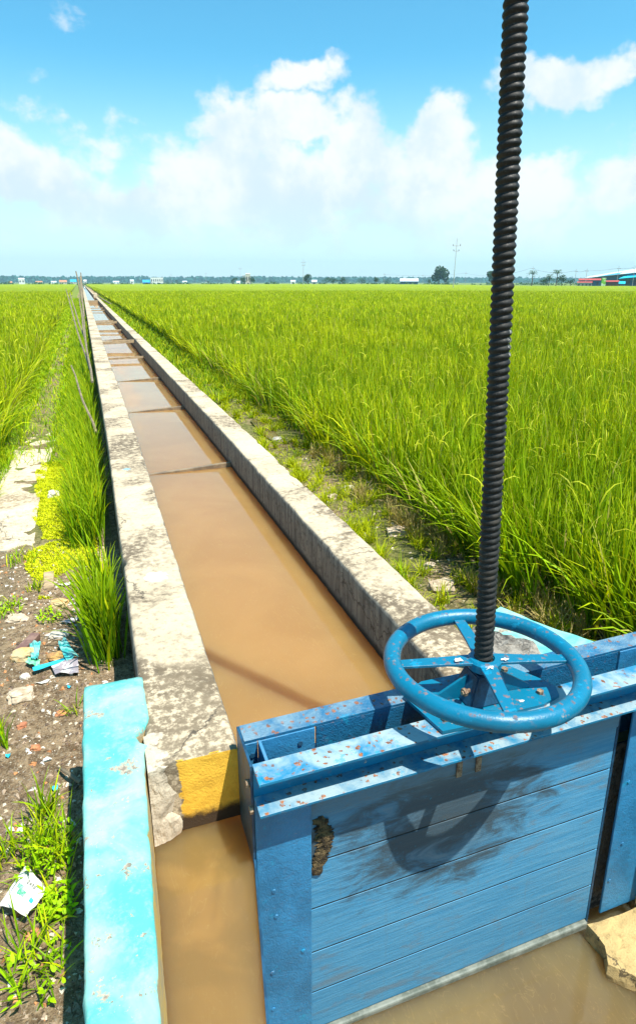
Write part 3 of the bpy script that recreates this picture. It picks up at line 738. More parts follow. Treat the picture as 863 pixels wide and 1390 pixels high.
# dry bamboo sticks leaning along the left wall
def at_y(px, py, y):
    d = ray(px, py); return CAM + d*(y-CAM[1])/d[1]
SK = [((121, 503), 9.6, (90, 392), 14.0, .014, 'long bamboo stick leaning left over the path, the leftmost tall one'),
      ((115, 462), 14.0, (95.5, 397), 17.0, .016, 'bamboo stick leaning beside the leftmost tall one'),
      ((129.5, 588), 6.4, (97, 496), 7.6, .012, 'short dry stick lying in the tall grass by the wall'),
      ((117, 470), 13.0, (108, 400), 18, .018, 'upright grey bamboo stick close to the left wall'),
      ((114, 430), 22.0, (109, 375), 24, .028, 'bamboo stake with its tip above the horizon beside the left wall'),
      ((112, 410), 36.0, (104, 368), 37, .045, 'thin reddish stake standing left of the canal far away'),
      ((113, 405), 40.0, (110.5, 370), 41, .045, 'thin grey stake standing nearest the canal vanishing point'),
      ((124, 520), 8.6, (113.5, 425), 13.0, .014, 'bamboo stick lying along the outer face of the left wall')]
for (a, ya, b2, yb, r, lab) in SK:
    pa, pb = Vector(at_y(*a, ya)), Vector(at_y(*b2, yb)); bm = bmesh.new()
    pts = [pa.lerp(pb, t)+Vector((.03*noise.noise(Vector((t*3, r*99, 0))), 0, .03*noise.noise(Vector((t*3, 4, r*99))))) for t in np.linspace(0, 1, 8)]
    tube(bm, pts, [r*(1.15-.5*i/7) for i in range(8)], 6)
    tag(from_bm('bamboo_stick', bm, M['bamboo'], loc=tuple(pa)), lab, 'stick', 'sticks along the left wall')

# ------------------------------------------------------------------ grasses
def blades(base, az_, L, th0, curl, w, rgb, tip=None, seg=4, twist=.5, tipmix=.5):
    """arrays -> vertices, quads, colours of curved tapering leaves"""
    N = len(base); t = np.linspace(0, 1, seg+1)
    prof = {4: [.55, 1, .92, .62, .06], 3: [.7, 1, .7, .06], 2: [.9, .9, .08], 5: [.5, .9, 1, .85, .5, .05], 6: [.5, .85, 1, .95, .75, .42, .05]}[seg]
    d = np.stack([np.cos(az_), np.sin(az_), np.zeros(N)], 1); perp = np.stack([-np.sin(az_), np.cos(az_), np.zeros(N)], 1)
    tw = rng.uniform(-twist, twist, N)
    P = base.copy(); V = np.zeros((N, (seg+1)*2, 3)); C = np.zeros((N, (seg+1)*2, 3))
    for k in range(seg+1):
        th = th0 + curl*t[k]**1.6
        tang = d*np.sin(th)[:, None]; tang[:, 2] = np.cos(th)
        nrm = np.cross(tang, perp)
        wv = perp*np.cos(tw)[:, None] + nrm*np.sin(tw)[:, None]
        V[:, 2*k] = P - wv*(w*prof[k]*.5)[:, None]; V[:, 2*k+1] = P + wv*(w*prof[k]*.5)[:, None]
        c = rgb if tip is None else rgb*(1-tipmix*t[k]**2) + tip*(tipmix*t[k]**2)
        C[:, 2*k] = c; C[:, 2*k+1] = c
        thm = th0 + curl*min(1, t[k]+.5/seg)**1.6
        step = d*np.sin(thm)[:, None]; step[:, 2] = np.cos(thm)
        P = P + step*(L/seg)[:, None]
    K = (seg+1)*2; i0 = (np.arange(N)*K)[:, None]
    q = np.array([[2*k, 2*k+1, 2*k+3, 2*k+2] for k in range(seg)]).ravel()[None, :]
    return V.reshape(-1, 3), (i0+q).reshape(-1, 4), C.reshape(-1, 3)
def join(parts):
    Vs, Fs, Cs, o = [], [], [], 0
    for v, f, c in parts: Vs.append(v); Fs.append(f+o); Cs.append(c); o += len(v)
    return np.vstack(Vs), np.vstack(Fs), np.vstack(Cs)
G_D = np.array([.045, .135, .003]); G_M = np.array([.175, .33, .003]); G_Y = np.array([.48, .51, .006]); STRAW = np.array([.42, .34, .14]); EAR = np.array([.40, .42, .02])
def tints(N, a=G_D, b=G_M, c=G_Y, pc=.25, patch=None):
    u = rng.random(N)[:, None]; c0 = a*(1-u)+b*u
    k = (rng.random(N) < (pc if patch is None else pc+patch))[:, None]*rng.uniform(.35, 1, N)[:, None]
    return c0*(1-k)+c*k
def nz2(x, y, s, seed=0.0):
    return np.array([noise.noise(Vector((a*s, b*s, seed))) for a, b in zip(x, y)])

def rice_field(sign):
    """blades over one field; density falls and width grows with distance"""
    parts = []
    dens = 5600.0; amax = 42
    yawd = math.degrees(YAW)
    if sign > 0: a0, a1 = -4.0, yawd+38
    else: a0, a1 = yawd-36, 1.0
    a1_ = a1
    for (r0, r1, seg) in ((1.9, 6, 5), (6, 16, 4), (16, 34, 3), (34, 85, 2)):
        a1 = a1_ + (20 if sign > 0 and r0 < 3 else 0)
        area_fac = R(a1-a0)*(r1-r0)                          # density ~ dens/r
        N = int(dens*area_fac*(1.0 if r0 < 16 else .75))
        r = rng.uniform(r0, r1, N); th = np.radians(rng.uniform(a0, a1, N))
        x = r*np.sin(th); y = r*np.cos(th)
        # hills of rice: gather blades into tufts near by
        if r0 < 16:
            g = .13; gx = np.round(x/g)*g + g*.35*np.sin(np.round(y/g)*12.9); gy = np.round(y/g)*g + g*.35*np.sin(np.round(x/g)*7.3)
            k = .62; x = gx+(x-gx)*k*.42; y = gy+(y-gy)*k*.42
        sh = -.0075*np.maximum(0, y-5)
        wob = .08*np.array([noise.noise(Vector((b_*.9, sign*5, 0))) for b_ in y])
        if sign > 0:
            edge = x-(1.93+sh+wob+ .008*np.minimum(y, 12)); ok = (edge > 0) & (y > .5) & ((y > 1.55) | (x > 2.4))
        else:
            lim = -.86 - .012*y
            edge = (lim+wob+sh*0)-x; ok = (edge > 0) & (y > 5.6)
        x, y, r, edge = x[ok], y[ok], r[ok], edge[ok]; N = len(x)
        if not N: continue
        hn = nz2(x, y, .45, 2.0)*.5+nz2(x, y, 1.6, 6.0)*.5
        near = np.exp(-edge/.16)
        az_ = rng.uniform(0, 2*np.pi, N)
        out = np.pi if sign > 0 else 0.0
        lean = rng.random(N) < (.85*near)
        az_ = np.where(lean, out+rng.normal(0, .8, N), az_)
        L = (.56+.10*hn+rng.normal(0, .055, N))*np.where(rng.random(N) < .2, .75, 1)
        th0 = np.abs(rng.normal(.10, .10, N)) + lean*rng.uniform(.0, .22, N)
        curl = np.abs(rng.normal(.28, .30, N)) + lean*rng.uniform(.2, 1.15, N)
        w = np.maximum(np.where(r < 9, .0122, .0100), r*.00125)*rng.uniform(.75, 1.25, N)
        base = np.stack([x, y, np.full(N, GZ)+rng.uniform(0, .03, N)], 1)
        if r0 >= 16:
            up = .22; base[:, 2] += up; L = L-up*.95; L = np.maximum(L, .18)
        patch = np.clip(hn*1.3, -.2, .5) + np.clip((r-5)/28, -.06, .48)
        if sign < 0: patch += .12*near
        rgb = tints(N, pc=.20, patch=patch); rgb *= rng.uniform(.50, 1.40, N)[:, None]
        st = rng.random(N) < .03+.05*near; rgb[st] = STRAW*rng.uniform(.5, 1.1, st.sum())[:, None]
        parts.append(blades(base, az_, L, th0, curl, w, rgb, G_Y[None, :]*1.05, seg, .6, .45))
        # drooping ears
        ne = int(N*.03); idx = rng.choice(N, ne, replace=False)
        b_ = base[idx].copy(); ee = edge[idx] > .05; b_ = b_[ee]; ne = len(b_); idx = idx[ee]
        b_[:, 2] = GZ+.36+rng.uniform(0, .12, ne)
        parts.append(blades(b_, rng.uniform(0, 2*np.pi, ne), rng.uniform(.16, .26, ne), rng.uniform(.1, .5, ne), rng.uniform(1.4, 2.5, ne), np.maximum(.009, r[idx]*.0014), np.tile(EAR, (ne, 1))*rng.uniform(.7, 1.15, ne)[:, None], None, 4 if r0 < 34 else 3, 1.2))
    V, Fq, C = join(parts)
    return V, Fq, C
V, Fq, C = rice_field(1)
def edge_band(N):
    y = 14*(150/14)**rng.random(N); x = 2.0-.0075*(y-5)+.07+.55*rng.random(N)**1.3
    rgb = tints(N, pc=.45)*rng.uniform(.85, 1.25, N)[:, None]
    return blades(np.stack([x, y, np.full(N, GZ+.02)], 1), rng.uniform(0, 6.28, N), rng.uniform(.35, .58, N), np.abs(rng.normal(.12, .1, N)), np.abs(rng.normal(.35, .3, N)), np.maximum(.010, y*.0013), rgb, G_Y[None, :], 3, .6, .4)
V, Fq, C = join([(V, Fq, C), edge_band(26000)])
tag(from_np('rice_crop', V, Fq, M['leaf'], col=C), 'dense green and yellowing rice plants filling the right field', 'rice', kind='stuff')
V, Fq, C = rice_field(-1)
tag(from_np('rice_crop', V, Fq, M['leaf'], col=C), 'rice plants of the left field beyond the dirt path', 'rice', kind='stuff')

# far canopy: the top of the crop where single leaves are no longer seen
def far_canopy(name, sign, label):
    yy = [18.0]
    while yy[-1] < 430: yy.append(yy[-1]*1.055)
    V = []; Fq = []; nx_ = 60
    for j, y in enumerate(yy):
        xe = (2.3+shift(y)) if sign > 0 else (-1.35-.012*y)
        span = 40 + y*(1.5 if sign > 0 else 1.2)
        for i in range(nx_):
            u = (i/(nx_-1))**2.2; x = xe+sign*span*u
            rise = min(1, max(0, (y-18)/8)); h = -.40+.44*rise
            if i == 0: h = -.22
            h += .05*noise.noise(Vector((x*.4, y*.4, 0)))*rise
            V.append((x - (sign*.22 if i == 0 else 0), y, h))
    for j in range(len(yy)-1):
        for i in range(nx_-1):
            q = (j*nx_+i, j*nx_+i+1, (j+1)*nx_+i+1, (j+1)*nx_+i)
            x, y = V[q[0]][0], V[q[0]][1]; b_ = math.degrees(math.atan2(x, y)); lim = 400 if b_ < 24 else max(222, 400-(b_-24)*16)
            if math.hypot(x, y) > lim: continue
            Fq.append(q)
    tag(from_np(name, V, Fq, M['canopy'], smooth=True), label, 'rice', kind='stuff')
far_canopy('rice_canopy', 1, 'far part of the right rice field')
far_canopy('rice_canopy', -1, 'far part of the left rice field')

def strip_grass(name, label, N, xf, y0, y1, L, th, curl, w, cols, pc, seg=4, dens_pow=1.0, zoff=0.0, clump=0, tip=G_Y, lean=None, kind='stuff', mask=None):
    y = y0*(y1/y0)**(rng.random(N)**dens_pow); lo, hi = xf(y); x = lo+(hi-lo)*rng.random(N)
    if clump:
        cxs = rng.random(clump); k = rng.integers(0, clump, N); cy = y0*(y1/y0)**rng.random(clump); l2, h2 = xf(cy)
        cx_ = l2+(h2-l2)*rng.random(clump); x = cx_[k]+rng.normal(0, .018, N); y = cy[k]+rng.normal(0, .018, N)
    if mask is not None:
        ok = mask(x, y); x, y = x[ok], y[ok]
    N = len(x); az_ = rng.uniform(0, 2*np.pi, N)
    if lean is not None: az_ = np.where(rng.random(N) < .6, lean+rng.normal(0, .7, N), az_)
    base = np.stack([x, y, np.array([ground_h(a, b_) for a, b_ in zip(x, y)])+zoff], 1)
    rgb = tints(N, *cols, pc=pc)*rng.uniform(.8, 1.2, N)[:, None]
    v, f, c = blades(base, az_, L*rng.uniform(.55, 1.1, N), np.abs(rng.normal(th, th*.7, N)), np.abs(rng.normal(curl, curl*.6, N)), np.maximum(w, y*.0011)*rng.uniform(.7, 1.2, N), rgb, tip[None, :], seg, .8, .35)
    return tag(from_np(name, v, f, M['leaf'], col=c), label, 'grass', kind=kind)
sh_ = lambda y: -.0075*np.maximum(0, y-5)
# tall grass against the left wall
strip_grass('tall_grass', 'tall bright green grass growing against the outer face of the left wall', 13000, lambda y: (-.25+sh_(y)-.006*(y-4), -.05+sh_(y)), 3.95, 60, .38, .13, .5, .0085, (G_D, G_M*1.1, G_Y), .18, 5, .9, lean=math.pi*.85)
tuft = strip_grass('tall_grass', 'tall clump of coarse green grass rooted beside the left wall near the litter', 330, lambda y: (-.12+0*y, -.03+0*y), 2.5, 3.2, .44, .12, .55, .011, (G_D, G_M*1.15, G_Y), .12, 6, 1.0, clump=26, lean=math.pi*.9)
strip_grass('path_grass', 'short grass on the left path beyond the slab', 26000, lambda y: (-.98-.012*y, -.26+sh_(y)), 6.0, 70, .13, .4, .8, .006, (G_M*.8, G_M*1.3, G_Y), .35, 3, .8,
            mask=lambda x, y: ~((np.abs(x+.62+.006*y) < .13) & (rng.random(len(x)) < .75)))
strip_grass('path_grass', 'low weeds at the left edge of the pale slab', 2600, lambda y: (-1.2+0*y, -.82+0*y), 4.9, 6.6, .12, .5, .8, .006, (G_M*.7, G_M*1.2, G_Y), .25, 3)
# right bank weeds
strip_grass('bank_grass', 'sparse weeds on the muddy bank right of the canal', 9500, lambda y: (1.22+sh_(y), 2.05+sh_(y)), 1.95, 12, .13, .45, .7, .0045, (G_M*.8, G_Y*.8, G_Y), .35, 3, .8, clump=230)
strip_grass('bank_grass', 'fine moss grass on the muddy bank right of the canal', 24000, lambda y: (1.20+sh_(y), 2.1+sh_(y)), 1.9, 60, .055, .6, .7, .0038, (G_M*.8, G_Y*.8, G_Y*.9), .45, 2, .7,
            mask=lambda x, y: nz2(x, y, 1.5, 4)+.1*rng.standard_normal(len(x)) > -.05)
strip_grass('bank_grass', 'taller bank grass further along the canal', 9000, lambda y: (1.25+sh_(y), 2.1+sh_(y)), 8.5, 80, .20, .3, .8, .006, (G_D, G_M*1.1, G_Y), .3, 3, .9)
strip_grass('dry_stems', 'dead brown stems along the foot of the right rice field', 2600, lambda y: (1.78+sh_(y), 2.12+sh_(y)), 1.9, 5.6, .17, .35, .5, .0045, (STRAW*.5, STRAW*.9, STRAW*1.2), .5, 4, 1.0, clump=75, tip=STRAW)
# moss carpet beside the slab and dirt-patch weeds
def moss_carpet():
    N = 50000; y = rng.uniform(3.35, 6.2, N); x = rng.uniform(-.66, -.10, N)
    lim = -.47-.05*(y-4.0) + .09*nz2(x, y, 2.2, 1); ok = (x > lim) & (nz2(x, y, 3.0, 8)+(x-lim)*1.5+(3.9-y < 0)*.3 > .05)
    x, y = x[ok], y[ok]; N = len(x)
    base = np.stack([x, y, np.array([ground_h(a, b_) for a, b_ in zip(x, y)])+.002], 1)
    rgb = (np.array([.58, .62, .012])[None, :]*rng.uniform(.6, 1.15, N)[:, None])
    return blades(base, rng.uniform(0, 6.28, N), rng.uniform(.007, .020, N), rng.uniform(.3, 1.3, N), rng.uniform(0, .8, N), rng.uniform(.005, .010, N), rgb, None, 2, .6)
v, f, c = moss_carpet(); tag(from_np('moss', v, f, M['leaf'], col=c), 'yellow green creeping moss beside the pale concrete slab', 'moss', kind='stuff')

def tuft_plant(name, label, x, y, n, L, spread, w, th, curl, cols=(G_D, G_M*1.25, G_Y), pc=.35, broad=0, z=None):
    base = np.stack([x+np.clip(rng.normal(0, 1, n), -1.5, 1.5)*spread, y+np.clip(rng.normal(0, 1, n), -1.5, 1.5)*spread*1.2, np.full(n, ground_h(x, y)-.004)], 1)
    rgb = tints(n, *cols, pc=pc)*rng.uniform(.85, 1.25, n)[:, None]
    parts = [blades(base, rng.uniform(0, 6.28, n), L*rng.uniform(.5, 1.1, n), np.abs(rng.normal(th, .15, n)), np.abs(rng.normal(curl, .3, n)), w*rng.uniform(.7, 1.2, n), rgb, G_Y[None, :], 6, .5, .4)]
    if broad:                                        # small oval leaves on stalks
        b2 = np.stack([x+np.clip(rng.normal(0, 1, broad), -1.3, 1.3)*spread*1.2, y+np.clip(rng.normal(0, 1, broad), -1.3, 1.3)*spread*1.4, ground_h(x, y)+rng.uniform(.01, L*.45, broad)], 1)
        parts.append(blades(b2, rng.uniform(0, 6.28, broad), rng.uniform(.012, .026, broad), rng.uniform(.9, 1.4, broad), rng.uniform(0, .5, broad), rng.uniform(.006, .012, broad), np.tile(G_M*1.5, (broad, 1))*rng.uniform(.8, 1.4, broad)[:, None], G_Y[None, :], 4, .4, .5))
    V, Fq, C = join(parts)
    return tag(from_np(name, V, Fq, M['leaf'], loc=(x, y, ground_h(x, y)), col=C), label, 'weed')
def gp(px, py): p = at_z(px, py, GZ); return p[0], p[1]
x, y = gp(64, 1165); tuft_plant('weed', 'leafy green weed clump between the white carton and cyan parapet', x, y, 170, .17, .042, .0045, .35, .7, broad=110)
x, y = gp(78, 1235); tuft_plant('weed', 'small low weed in the shadow at the parapet foot', x, y, 60, .09, .025, .005, .5, .8, broad=90)
x, y = gp(60, 1110); tuft_plant('weed', 'upright grass tuft behind the leafy weed clump', x, y, 46, .16, .022, .006, .25, .5)
x, y = gp(0, 1015); tuft_plant('weed', 'long bladed grass tuft at the left edge by the tan rock', x, y, 26, .20, .018, .008, .15, .4)
x, y = gp(5, 1165); tuft_plant('weed', 'thin grass tuft at the left edge above the white carton', x, y, 26, .13, .02, .005, .4, .7)
x, y = gp(10, 1320); tuft_plant('weed', 'grass tuft below the white carton in the near left corner', x, y, 60, .13, .045, .005, .45, .6)
x, y = gp(55, 1330); tuft_plant('weed', 'sprawling grass below the white carton toward the parapet', x, y, 50, .12, .04, .005, .5, .6, broad=40)
x, y = gp(8, 828); tuft_plant('weed', 'bright small weed at the left edge by the plank offcut', x, y, 90, .07, .05, .005, .6, .6, broad=40)
x, y = gp(70, 838); tuft_plant('weed', 'tiny bright weed just below the plank offcut', x, y, 60, .05, .035, .005, .6, .6, broad=30)
x, y = gp(30, 762); tuft_plant('weed', 'thin weed on the dirt at the near end of the slab', x, y, 60, .10, .05, .005, .5, .6)
x, y = gp(48, 800); tuft_plant('weed', 'yellowish weed left of the plank offcut', x, y, 26, .10, .02, .006, .4, .6, pc=.8)
x, y = gp(480, 640); tuft_plant('weed', 'green weed tuft on the right bank among dead stems', x, y, 40, .20, .03, .007, .25, .6)
x, y = gp(540, 790); tuft_plant('weed', 'thin green weed on the right bank close to the wheel', x, y, 16, .18, .03, .006, .3, .8)
x, y = gp(370, 570); tuft_plant('weed', 'green weed tuft on the right bank near the puddle', x, y, 40, .20, .03, .007, .25, .6)
x, y = gp(102, 965); tuft_plant('weed', 'fine weed in the dirt by the corner of the cyan parapet', x, y, 24, .08, .02, .004, .5, .7)

# ------------------------------------------------------------------ slab, stones, litter
poly = [gp(*q) for q in ((70, 585), (45, 592), (22, 612), (0, 622), (-60, 640), (-60, 742), (10, 750), (35, 740), (47, 742), (50, 700), (58, 660), (68, 625), (76, 600))]
bm = slabby(poly, GZ-.05, GZ+.006, .045, .008, 9)
for v in bm.verts: v.co.z += .014*noise.noise(v.co*5)
tag(from_bm('path_slab', bm, M['slab']), 'pale worn concrete slab forming the path on the left', 'path slab')
def stone(px, py, size, mat, name, label, cat, seed, sharp=.35, lift=.35):
    x, y = gp(px, py); z = ground_h(x, y); bm = rock_bm((x, y, z+size[2]*lift), size, seed, 3, sharp)
    return tag(from_bm(name, bm, M[mat], loc=(x, y, z)), label, cat)
stone(28, 948, (.048, .038, .022), 'tan_rock', 'rock', 'broad tan rock lying on the dirt at the left edge', 'rock', 1.1)
stone(22, 840, (.05, .045, .018), 'tan_rock', 'rock', 'flat yellowish rock half buried above the maroon brick', 'rock', 2.3)
stone(33, 893, (.050, .034, .028), 'orange_rock', 'rock', 'yellow orange stone left of the crumpled teal packet', 'rock', 3.9)
stone(77, 893, (.044, .032, .026), 'gold_foil', 'rock', 'rough brown orange lump sitting in the teal packet', 'rock', 5.2, .6)
stone(82, 820, (.045, .04, .022), 'orange_rock', 'rock', 'pinkish round stone just below the plank offcut', 'rock', 6.6)
stone(78, 860, (.045, .03, .018), 'pale_rock', 'rock', 'white chipped stone right of the maroon brick', 'rock', 7.9, .6)
stone(34, 918, (.020, .016, .012), 'pale_rock', 'rock', 'small white stone above the broad tan rock', 'rock', 8.4)
stone(74, 672, (.045, .055, .03), 'pale_rock', 'rock', 'grey stone on the moss beside the pale slab', 'rock', 9.5)
stone(541, 726, (.085, .06, .035), 'tan_rock', 'rock', 'largest tan rock on the right bank below the rice', 'rock', 10.3)
stone(597, 803, (.07, .05, .035), 'tan_rock', 'rock', 'tan rock on the right bank nearest the wheel', 'rock', 11.7)
stone(451, 678, (.05, .035, .03), 'tan_rock', 'rock', 'tan stone on the right bank beside the white chip', 'rock', 12.2)
stone(442, 688, (.03, .02, .02), 'white_litter', 'rock', 'bright white chip on the right bank', 'rock', 13.9)
stone(473, 668, (.045, .035, .025), 'pale_rock', 'rock', 'pale stone on the right bank below the dead stems', 'rock', 14.1)
stone(582, 775, (.035, .025, .02), 'tan_rock', 'rock', 'small tan stone between the two large bank rocks', 'rock', 15.1)
stone(378, 600, (.06, .05, .03), 'pale_rock', 'rock', 'pale stone by the puddle on the right bank', 'rock', 16.1)
stone(49, 1017, (.016, .012, .009), 'brick', 'brick_chip', 'orange brick chip on the dirt left of the parapet', 'brick chip', 17, .7)
stone(30, 985, (.016, .012, .008), 'brick', 'brick_chip', 'orange brick chip below the broad tan rock', 'brick chip', 18, .7)
stone(84, 968, (.020, .012, .008), 'brick', 'brick_chip', 'orange brick chip close to the parapet corner', 'brick chip', 19, .7)
stone(45, 1272, (.018, .012, .008), 'brick', 'brick_chip', 'orange brick chip below the white carton', 'brick chip', 20, .7)
# maroon brick
def obox(name, px, py, size, rotz, mat, label, cat, tiltx=0.0, lift=0.0, bev=.004, amp=.002, parts=None):
    x, y = gp(px, py); z = ground_h(x, y)+lift; bm = bmesh.new(); box(bm, -size[0]/2, size[0]/2, -size[1]/2, size[1]/2, 0, size[2], bev, 2)
    for _ in range(3):
        es = [e for e in bm.edges if e.calc_length() > .025]
        if es: bmesh.ops.subdivide_edges(bm, edges=es, cuts=1, use_grid_fill=True)
    roughen(bm, amp, 22, px)
    c, s = math.cos(rotz), math.sin(rotz); ct, st = math.cos(tiltx), math.sin(tiltx)
    for v in bm.verts:
        X, Y, Z = v.co; Y, Z = Y*ct-Z*st, Y*st+Z*ct; v.co = Vector((x+X*c-Y*s, y+X*s+Y*c, z+Z))
    return tag(from_bm(name, bm, mat, loc=(x, y, z)), label, cat)
obox('brick', 38, 878, (.045, .14, .032), -.55, M['maroon'], 'dark maroon broken brick lying above the yellow orange stone', 'brick', .1)
obox('plank_offcut', 67, 790, (.055, .19, .018), .04, M['wood'], 'weathered wooden plank offcut on dirt beside the moss', 'plank offcut', .06)
# root lying near the parapet
bm = bmesh.new(); pts = [Vector((*gp(px, py), GZ+.02+dz_)) for px, py, dz_ in ((80, 1048, .0), (88, 1056, .012), (98, 1063, .014), (112, 1073, .012))]
tube(bm, pts, [.003, .006, .007, .0075], 8); tag(from_bm('root', bm, M['bamboo'], loc=tuple(pts[0])), 'bare brown root poking out against the cyan parapet', 'root')
# the carton: flattened printed white packet
x, y = gp(32, 1226); pk = thing('carton', 'flattened white printed carton lying by the weeds, near left corner', 'carton', (x, y, GZ))
q = [Vector((*gp(px, py), 0)) for px, py in ((0, 1243), (37, 1187), (66, 1222), (38, 1257))]
def bil(u, v_): return (q[0]*(1-u)+q[3]*u)*(1-v_) + (q[1]*(1-u)+q[2]*u)*v_
def patchmesh(u0, u1, v0, v1, dz_, n=12):
    bm = bmesh.new(); g = []
    for i in range(n+1):
        row = []
        for j in range(n+1):
            u = u0+(u1-u0)*i/n; v_ = v0+(v1-v0)*j/n; p = bil(u, v_)
            z = GZ+.032+.012*math.sin(u*3.1)+.008*noise.noise(Vector((u*3, v_*3, 5)))+dz_; row.append(bm.verts.new((p.x, p.y, z)))
        g.append(row)
    fs = [bm.faces.new((g[i][j], g[i+1][j], g[i+1][j+1], g[i][j+1])) for i in range(n) for j in range(n)]
    r = bmesh.ops.extrude_face_region(bm, geom=fs)
    for v in r['geom']:
        if isinstance(v, bmesh.types.BMVert): v.co.z -= .0012
    return bm
from_bm('card', patchmesh(0, 1, 0, 1, 0), M['white_litter'], pk)
M['print_green'] = simple('green_print', (.05, .42, .20), (.30, .58, .40), 90, .6, .0005)
M['print_blue'] = simple('blue_print', (.02, .45, .62), (.03, .40, .55), 90, .6, .0005)
M['print_dark'] = simple('dark_print', (.12, .10, .08), (.20, .17, .13), 90, .6, .0005)
from_bm('green_print', patchmesh(.35, .60, .36, .52, .0022, 5), M['print_green'], pk); from_bm('green_print', patchmesh(.22, .42, .50, .60, .0022, 5), M['print_green'], pk)
from_bm('blue_print', patchmesh(.80, .90, .38, .50, .0022, 4), M['print_blue'], pk)
bm = bmesh.new()
for k in range(4):
    u = .44+.09*k; 
    for (du, dv, wu, wv_) in ((0, 0, .012, .10), (.035, 0, .012, .10), (0, .044*(k % 3), .046, .014)):
        b_ = [bil(u+du, .70+dv), bil(u+du+wu, .70+dv), bil(u+du+wu, .70+dv+wv_), bil(u+du, .70+dv+wv_)]
        lo_ = [bm.verts.new((p.x, p.y, GZ+.034+.012*math.sin(u*3.1)+.008*noise.noise(Vector((u*3, 2.2, 5)))+.002)) for p in b_]; bm.faces.new(lo_)
from_bm('lettering', bm, M['print_dark'], pk)
# crumpled teal packet
def crumple(pts, mat, parent, name, h=.012, seed=1.0, z=.008, n=10):
    qq = [Vector((*gp(px, py), 0)) for px, py in pts]; bm = bmesh.new(); g = []
    for i in range(n+1):
        row = []
        for j in range(n+1):
            u, v_ = i/n, j/n; p = (qq[0]*(1-u)+qq[3]*u)*(1-v_) + (qq[1]*(1-u)+qq[2]*u)*v_
            w = h*(noise.noise(Vector((u*2.6+seed, v_*2.6, 0)))+.5*abs(noise.noise(Vector((u*7+seed, v_*7, 3)))))+h
            row.append(bm.verts.new((p.x+.003*noise.noise(Vector((u*9, v_*9, seed))), p.y, GZ+z+w)))
        g.append(row)
    fs = [bm.faces.new((g[i][j], g[i+1][j], g[i+1][j+1], g[i][j+1])) for i in range(n) for j in range(n)]
    r = bmesh.ops.extrude_face_region(bm, geom=fs)
    for v in r['geom']:
        if isinstance(v, bmesh.types.BMVert): v.co.z -= .0015
    return from_bm(name, bm, M[mat], parent)
x, y = gp(75, 905); fo = thing('snack_packet', 'crumpled teal and silver foil packet torn open around a brown lump', 'packet', (x, y, GZ))
crumple([(41, 876), (44, 902), (53, 904), (57, 880)], 'teal_foil', fo, 'foil', .016, 1, .014)
crumple([(36, 905), (40, 898), (56, 903), (54, 912)], 'print_green', fo, 'foil', .01, 2, .012)
crumple([(80, 880), (92, 906), (108, 897), (88, 872)], 'teal_foil', fo, 'foil', .014, 3, .012)
crumple([(70, 908), (76, 921), (108, 919), (107, 898)], 'violet_foil', fo, 'foil_lining', .012, 4, .010)
crumple([(45, 912), (47, 917), (90, 903), (88, 899)], 'print_blue', fo, 'foil_edge', .004, 5, .018)
def scrap(px, py, w, h_, mat, label, rot=.3, seed=1):
    x, y = gp(px, py); bm = bmesh.new(); k = 7
    vs = [bm.verts.new((x+w*math.cos(a+rot)*(1+.4*noise.noise(Vector((a, seed, 0)))), y+h_*math.sin(a+rot)*(1+.4*noise.noise(Vector((a, seed, 4)))), ground_h(x, y)+.010+.005*math.sin(a*2+seed))) for a in [6.283*i/k for i in range(k)]]
    f = bm.faces.new(vs); bmesh.ops.triangulate(bm, faces=[f]); r = bmesh.ops.extrude_face_region(bm, geom=bm.faces[:])
    for v in r['geom']:
        if isinstance(v, bmesh.types.BMVert): v.co.z -= .001
    tag(from_bm('litter_scrap', bm, M[mat], loc=(x, y, GZ)), label, 'litter')
scrap(58, 926, .030, .008, 'white_litter', 'long white paper scrap below the teal packet', .1, 1)
scrap(12, 1028, .010, .009, 'print_blue', 'tiny blue plastic scrap on the dirt left of the brick chip', .3, 2)
scrap(76, 1072, .011, .014, 'print_blue', 'blue and white wrapper scrap beside the root', .8, 3)
scrap(65, 1032, .016, .008, 'white_litter', 'white paper scrap beside the grass tuft', -.2, 4)
scrap(29, 1127, .012, .022, 'white_litter', 'crumpled white plastic strip left of the leafy weed', -.5, 5)
scrap(14, 1127, .012, .010, 'white_litter', 'white plastic scrap at the far left above the carton', .4, 6)
scrap(95, 845, .045, .022, 'violet_foil', 'silvery foil scrap at the foot of the tall grass clump', .4, 7)
scrap(90, 795, .040, .018, 'white_litter', 'white scrap beside the plank offcut', .2, 8)
scrap(95, 935, .008, .008, 'print_blue', 'tiny blue scrap right of the white paper scrap', .2, 9)
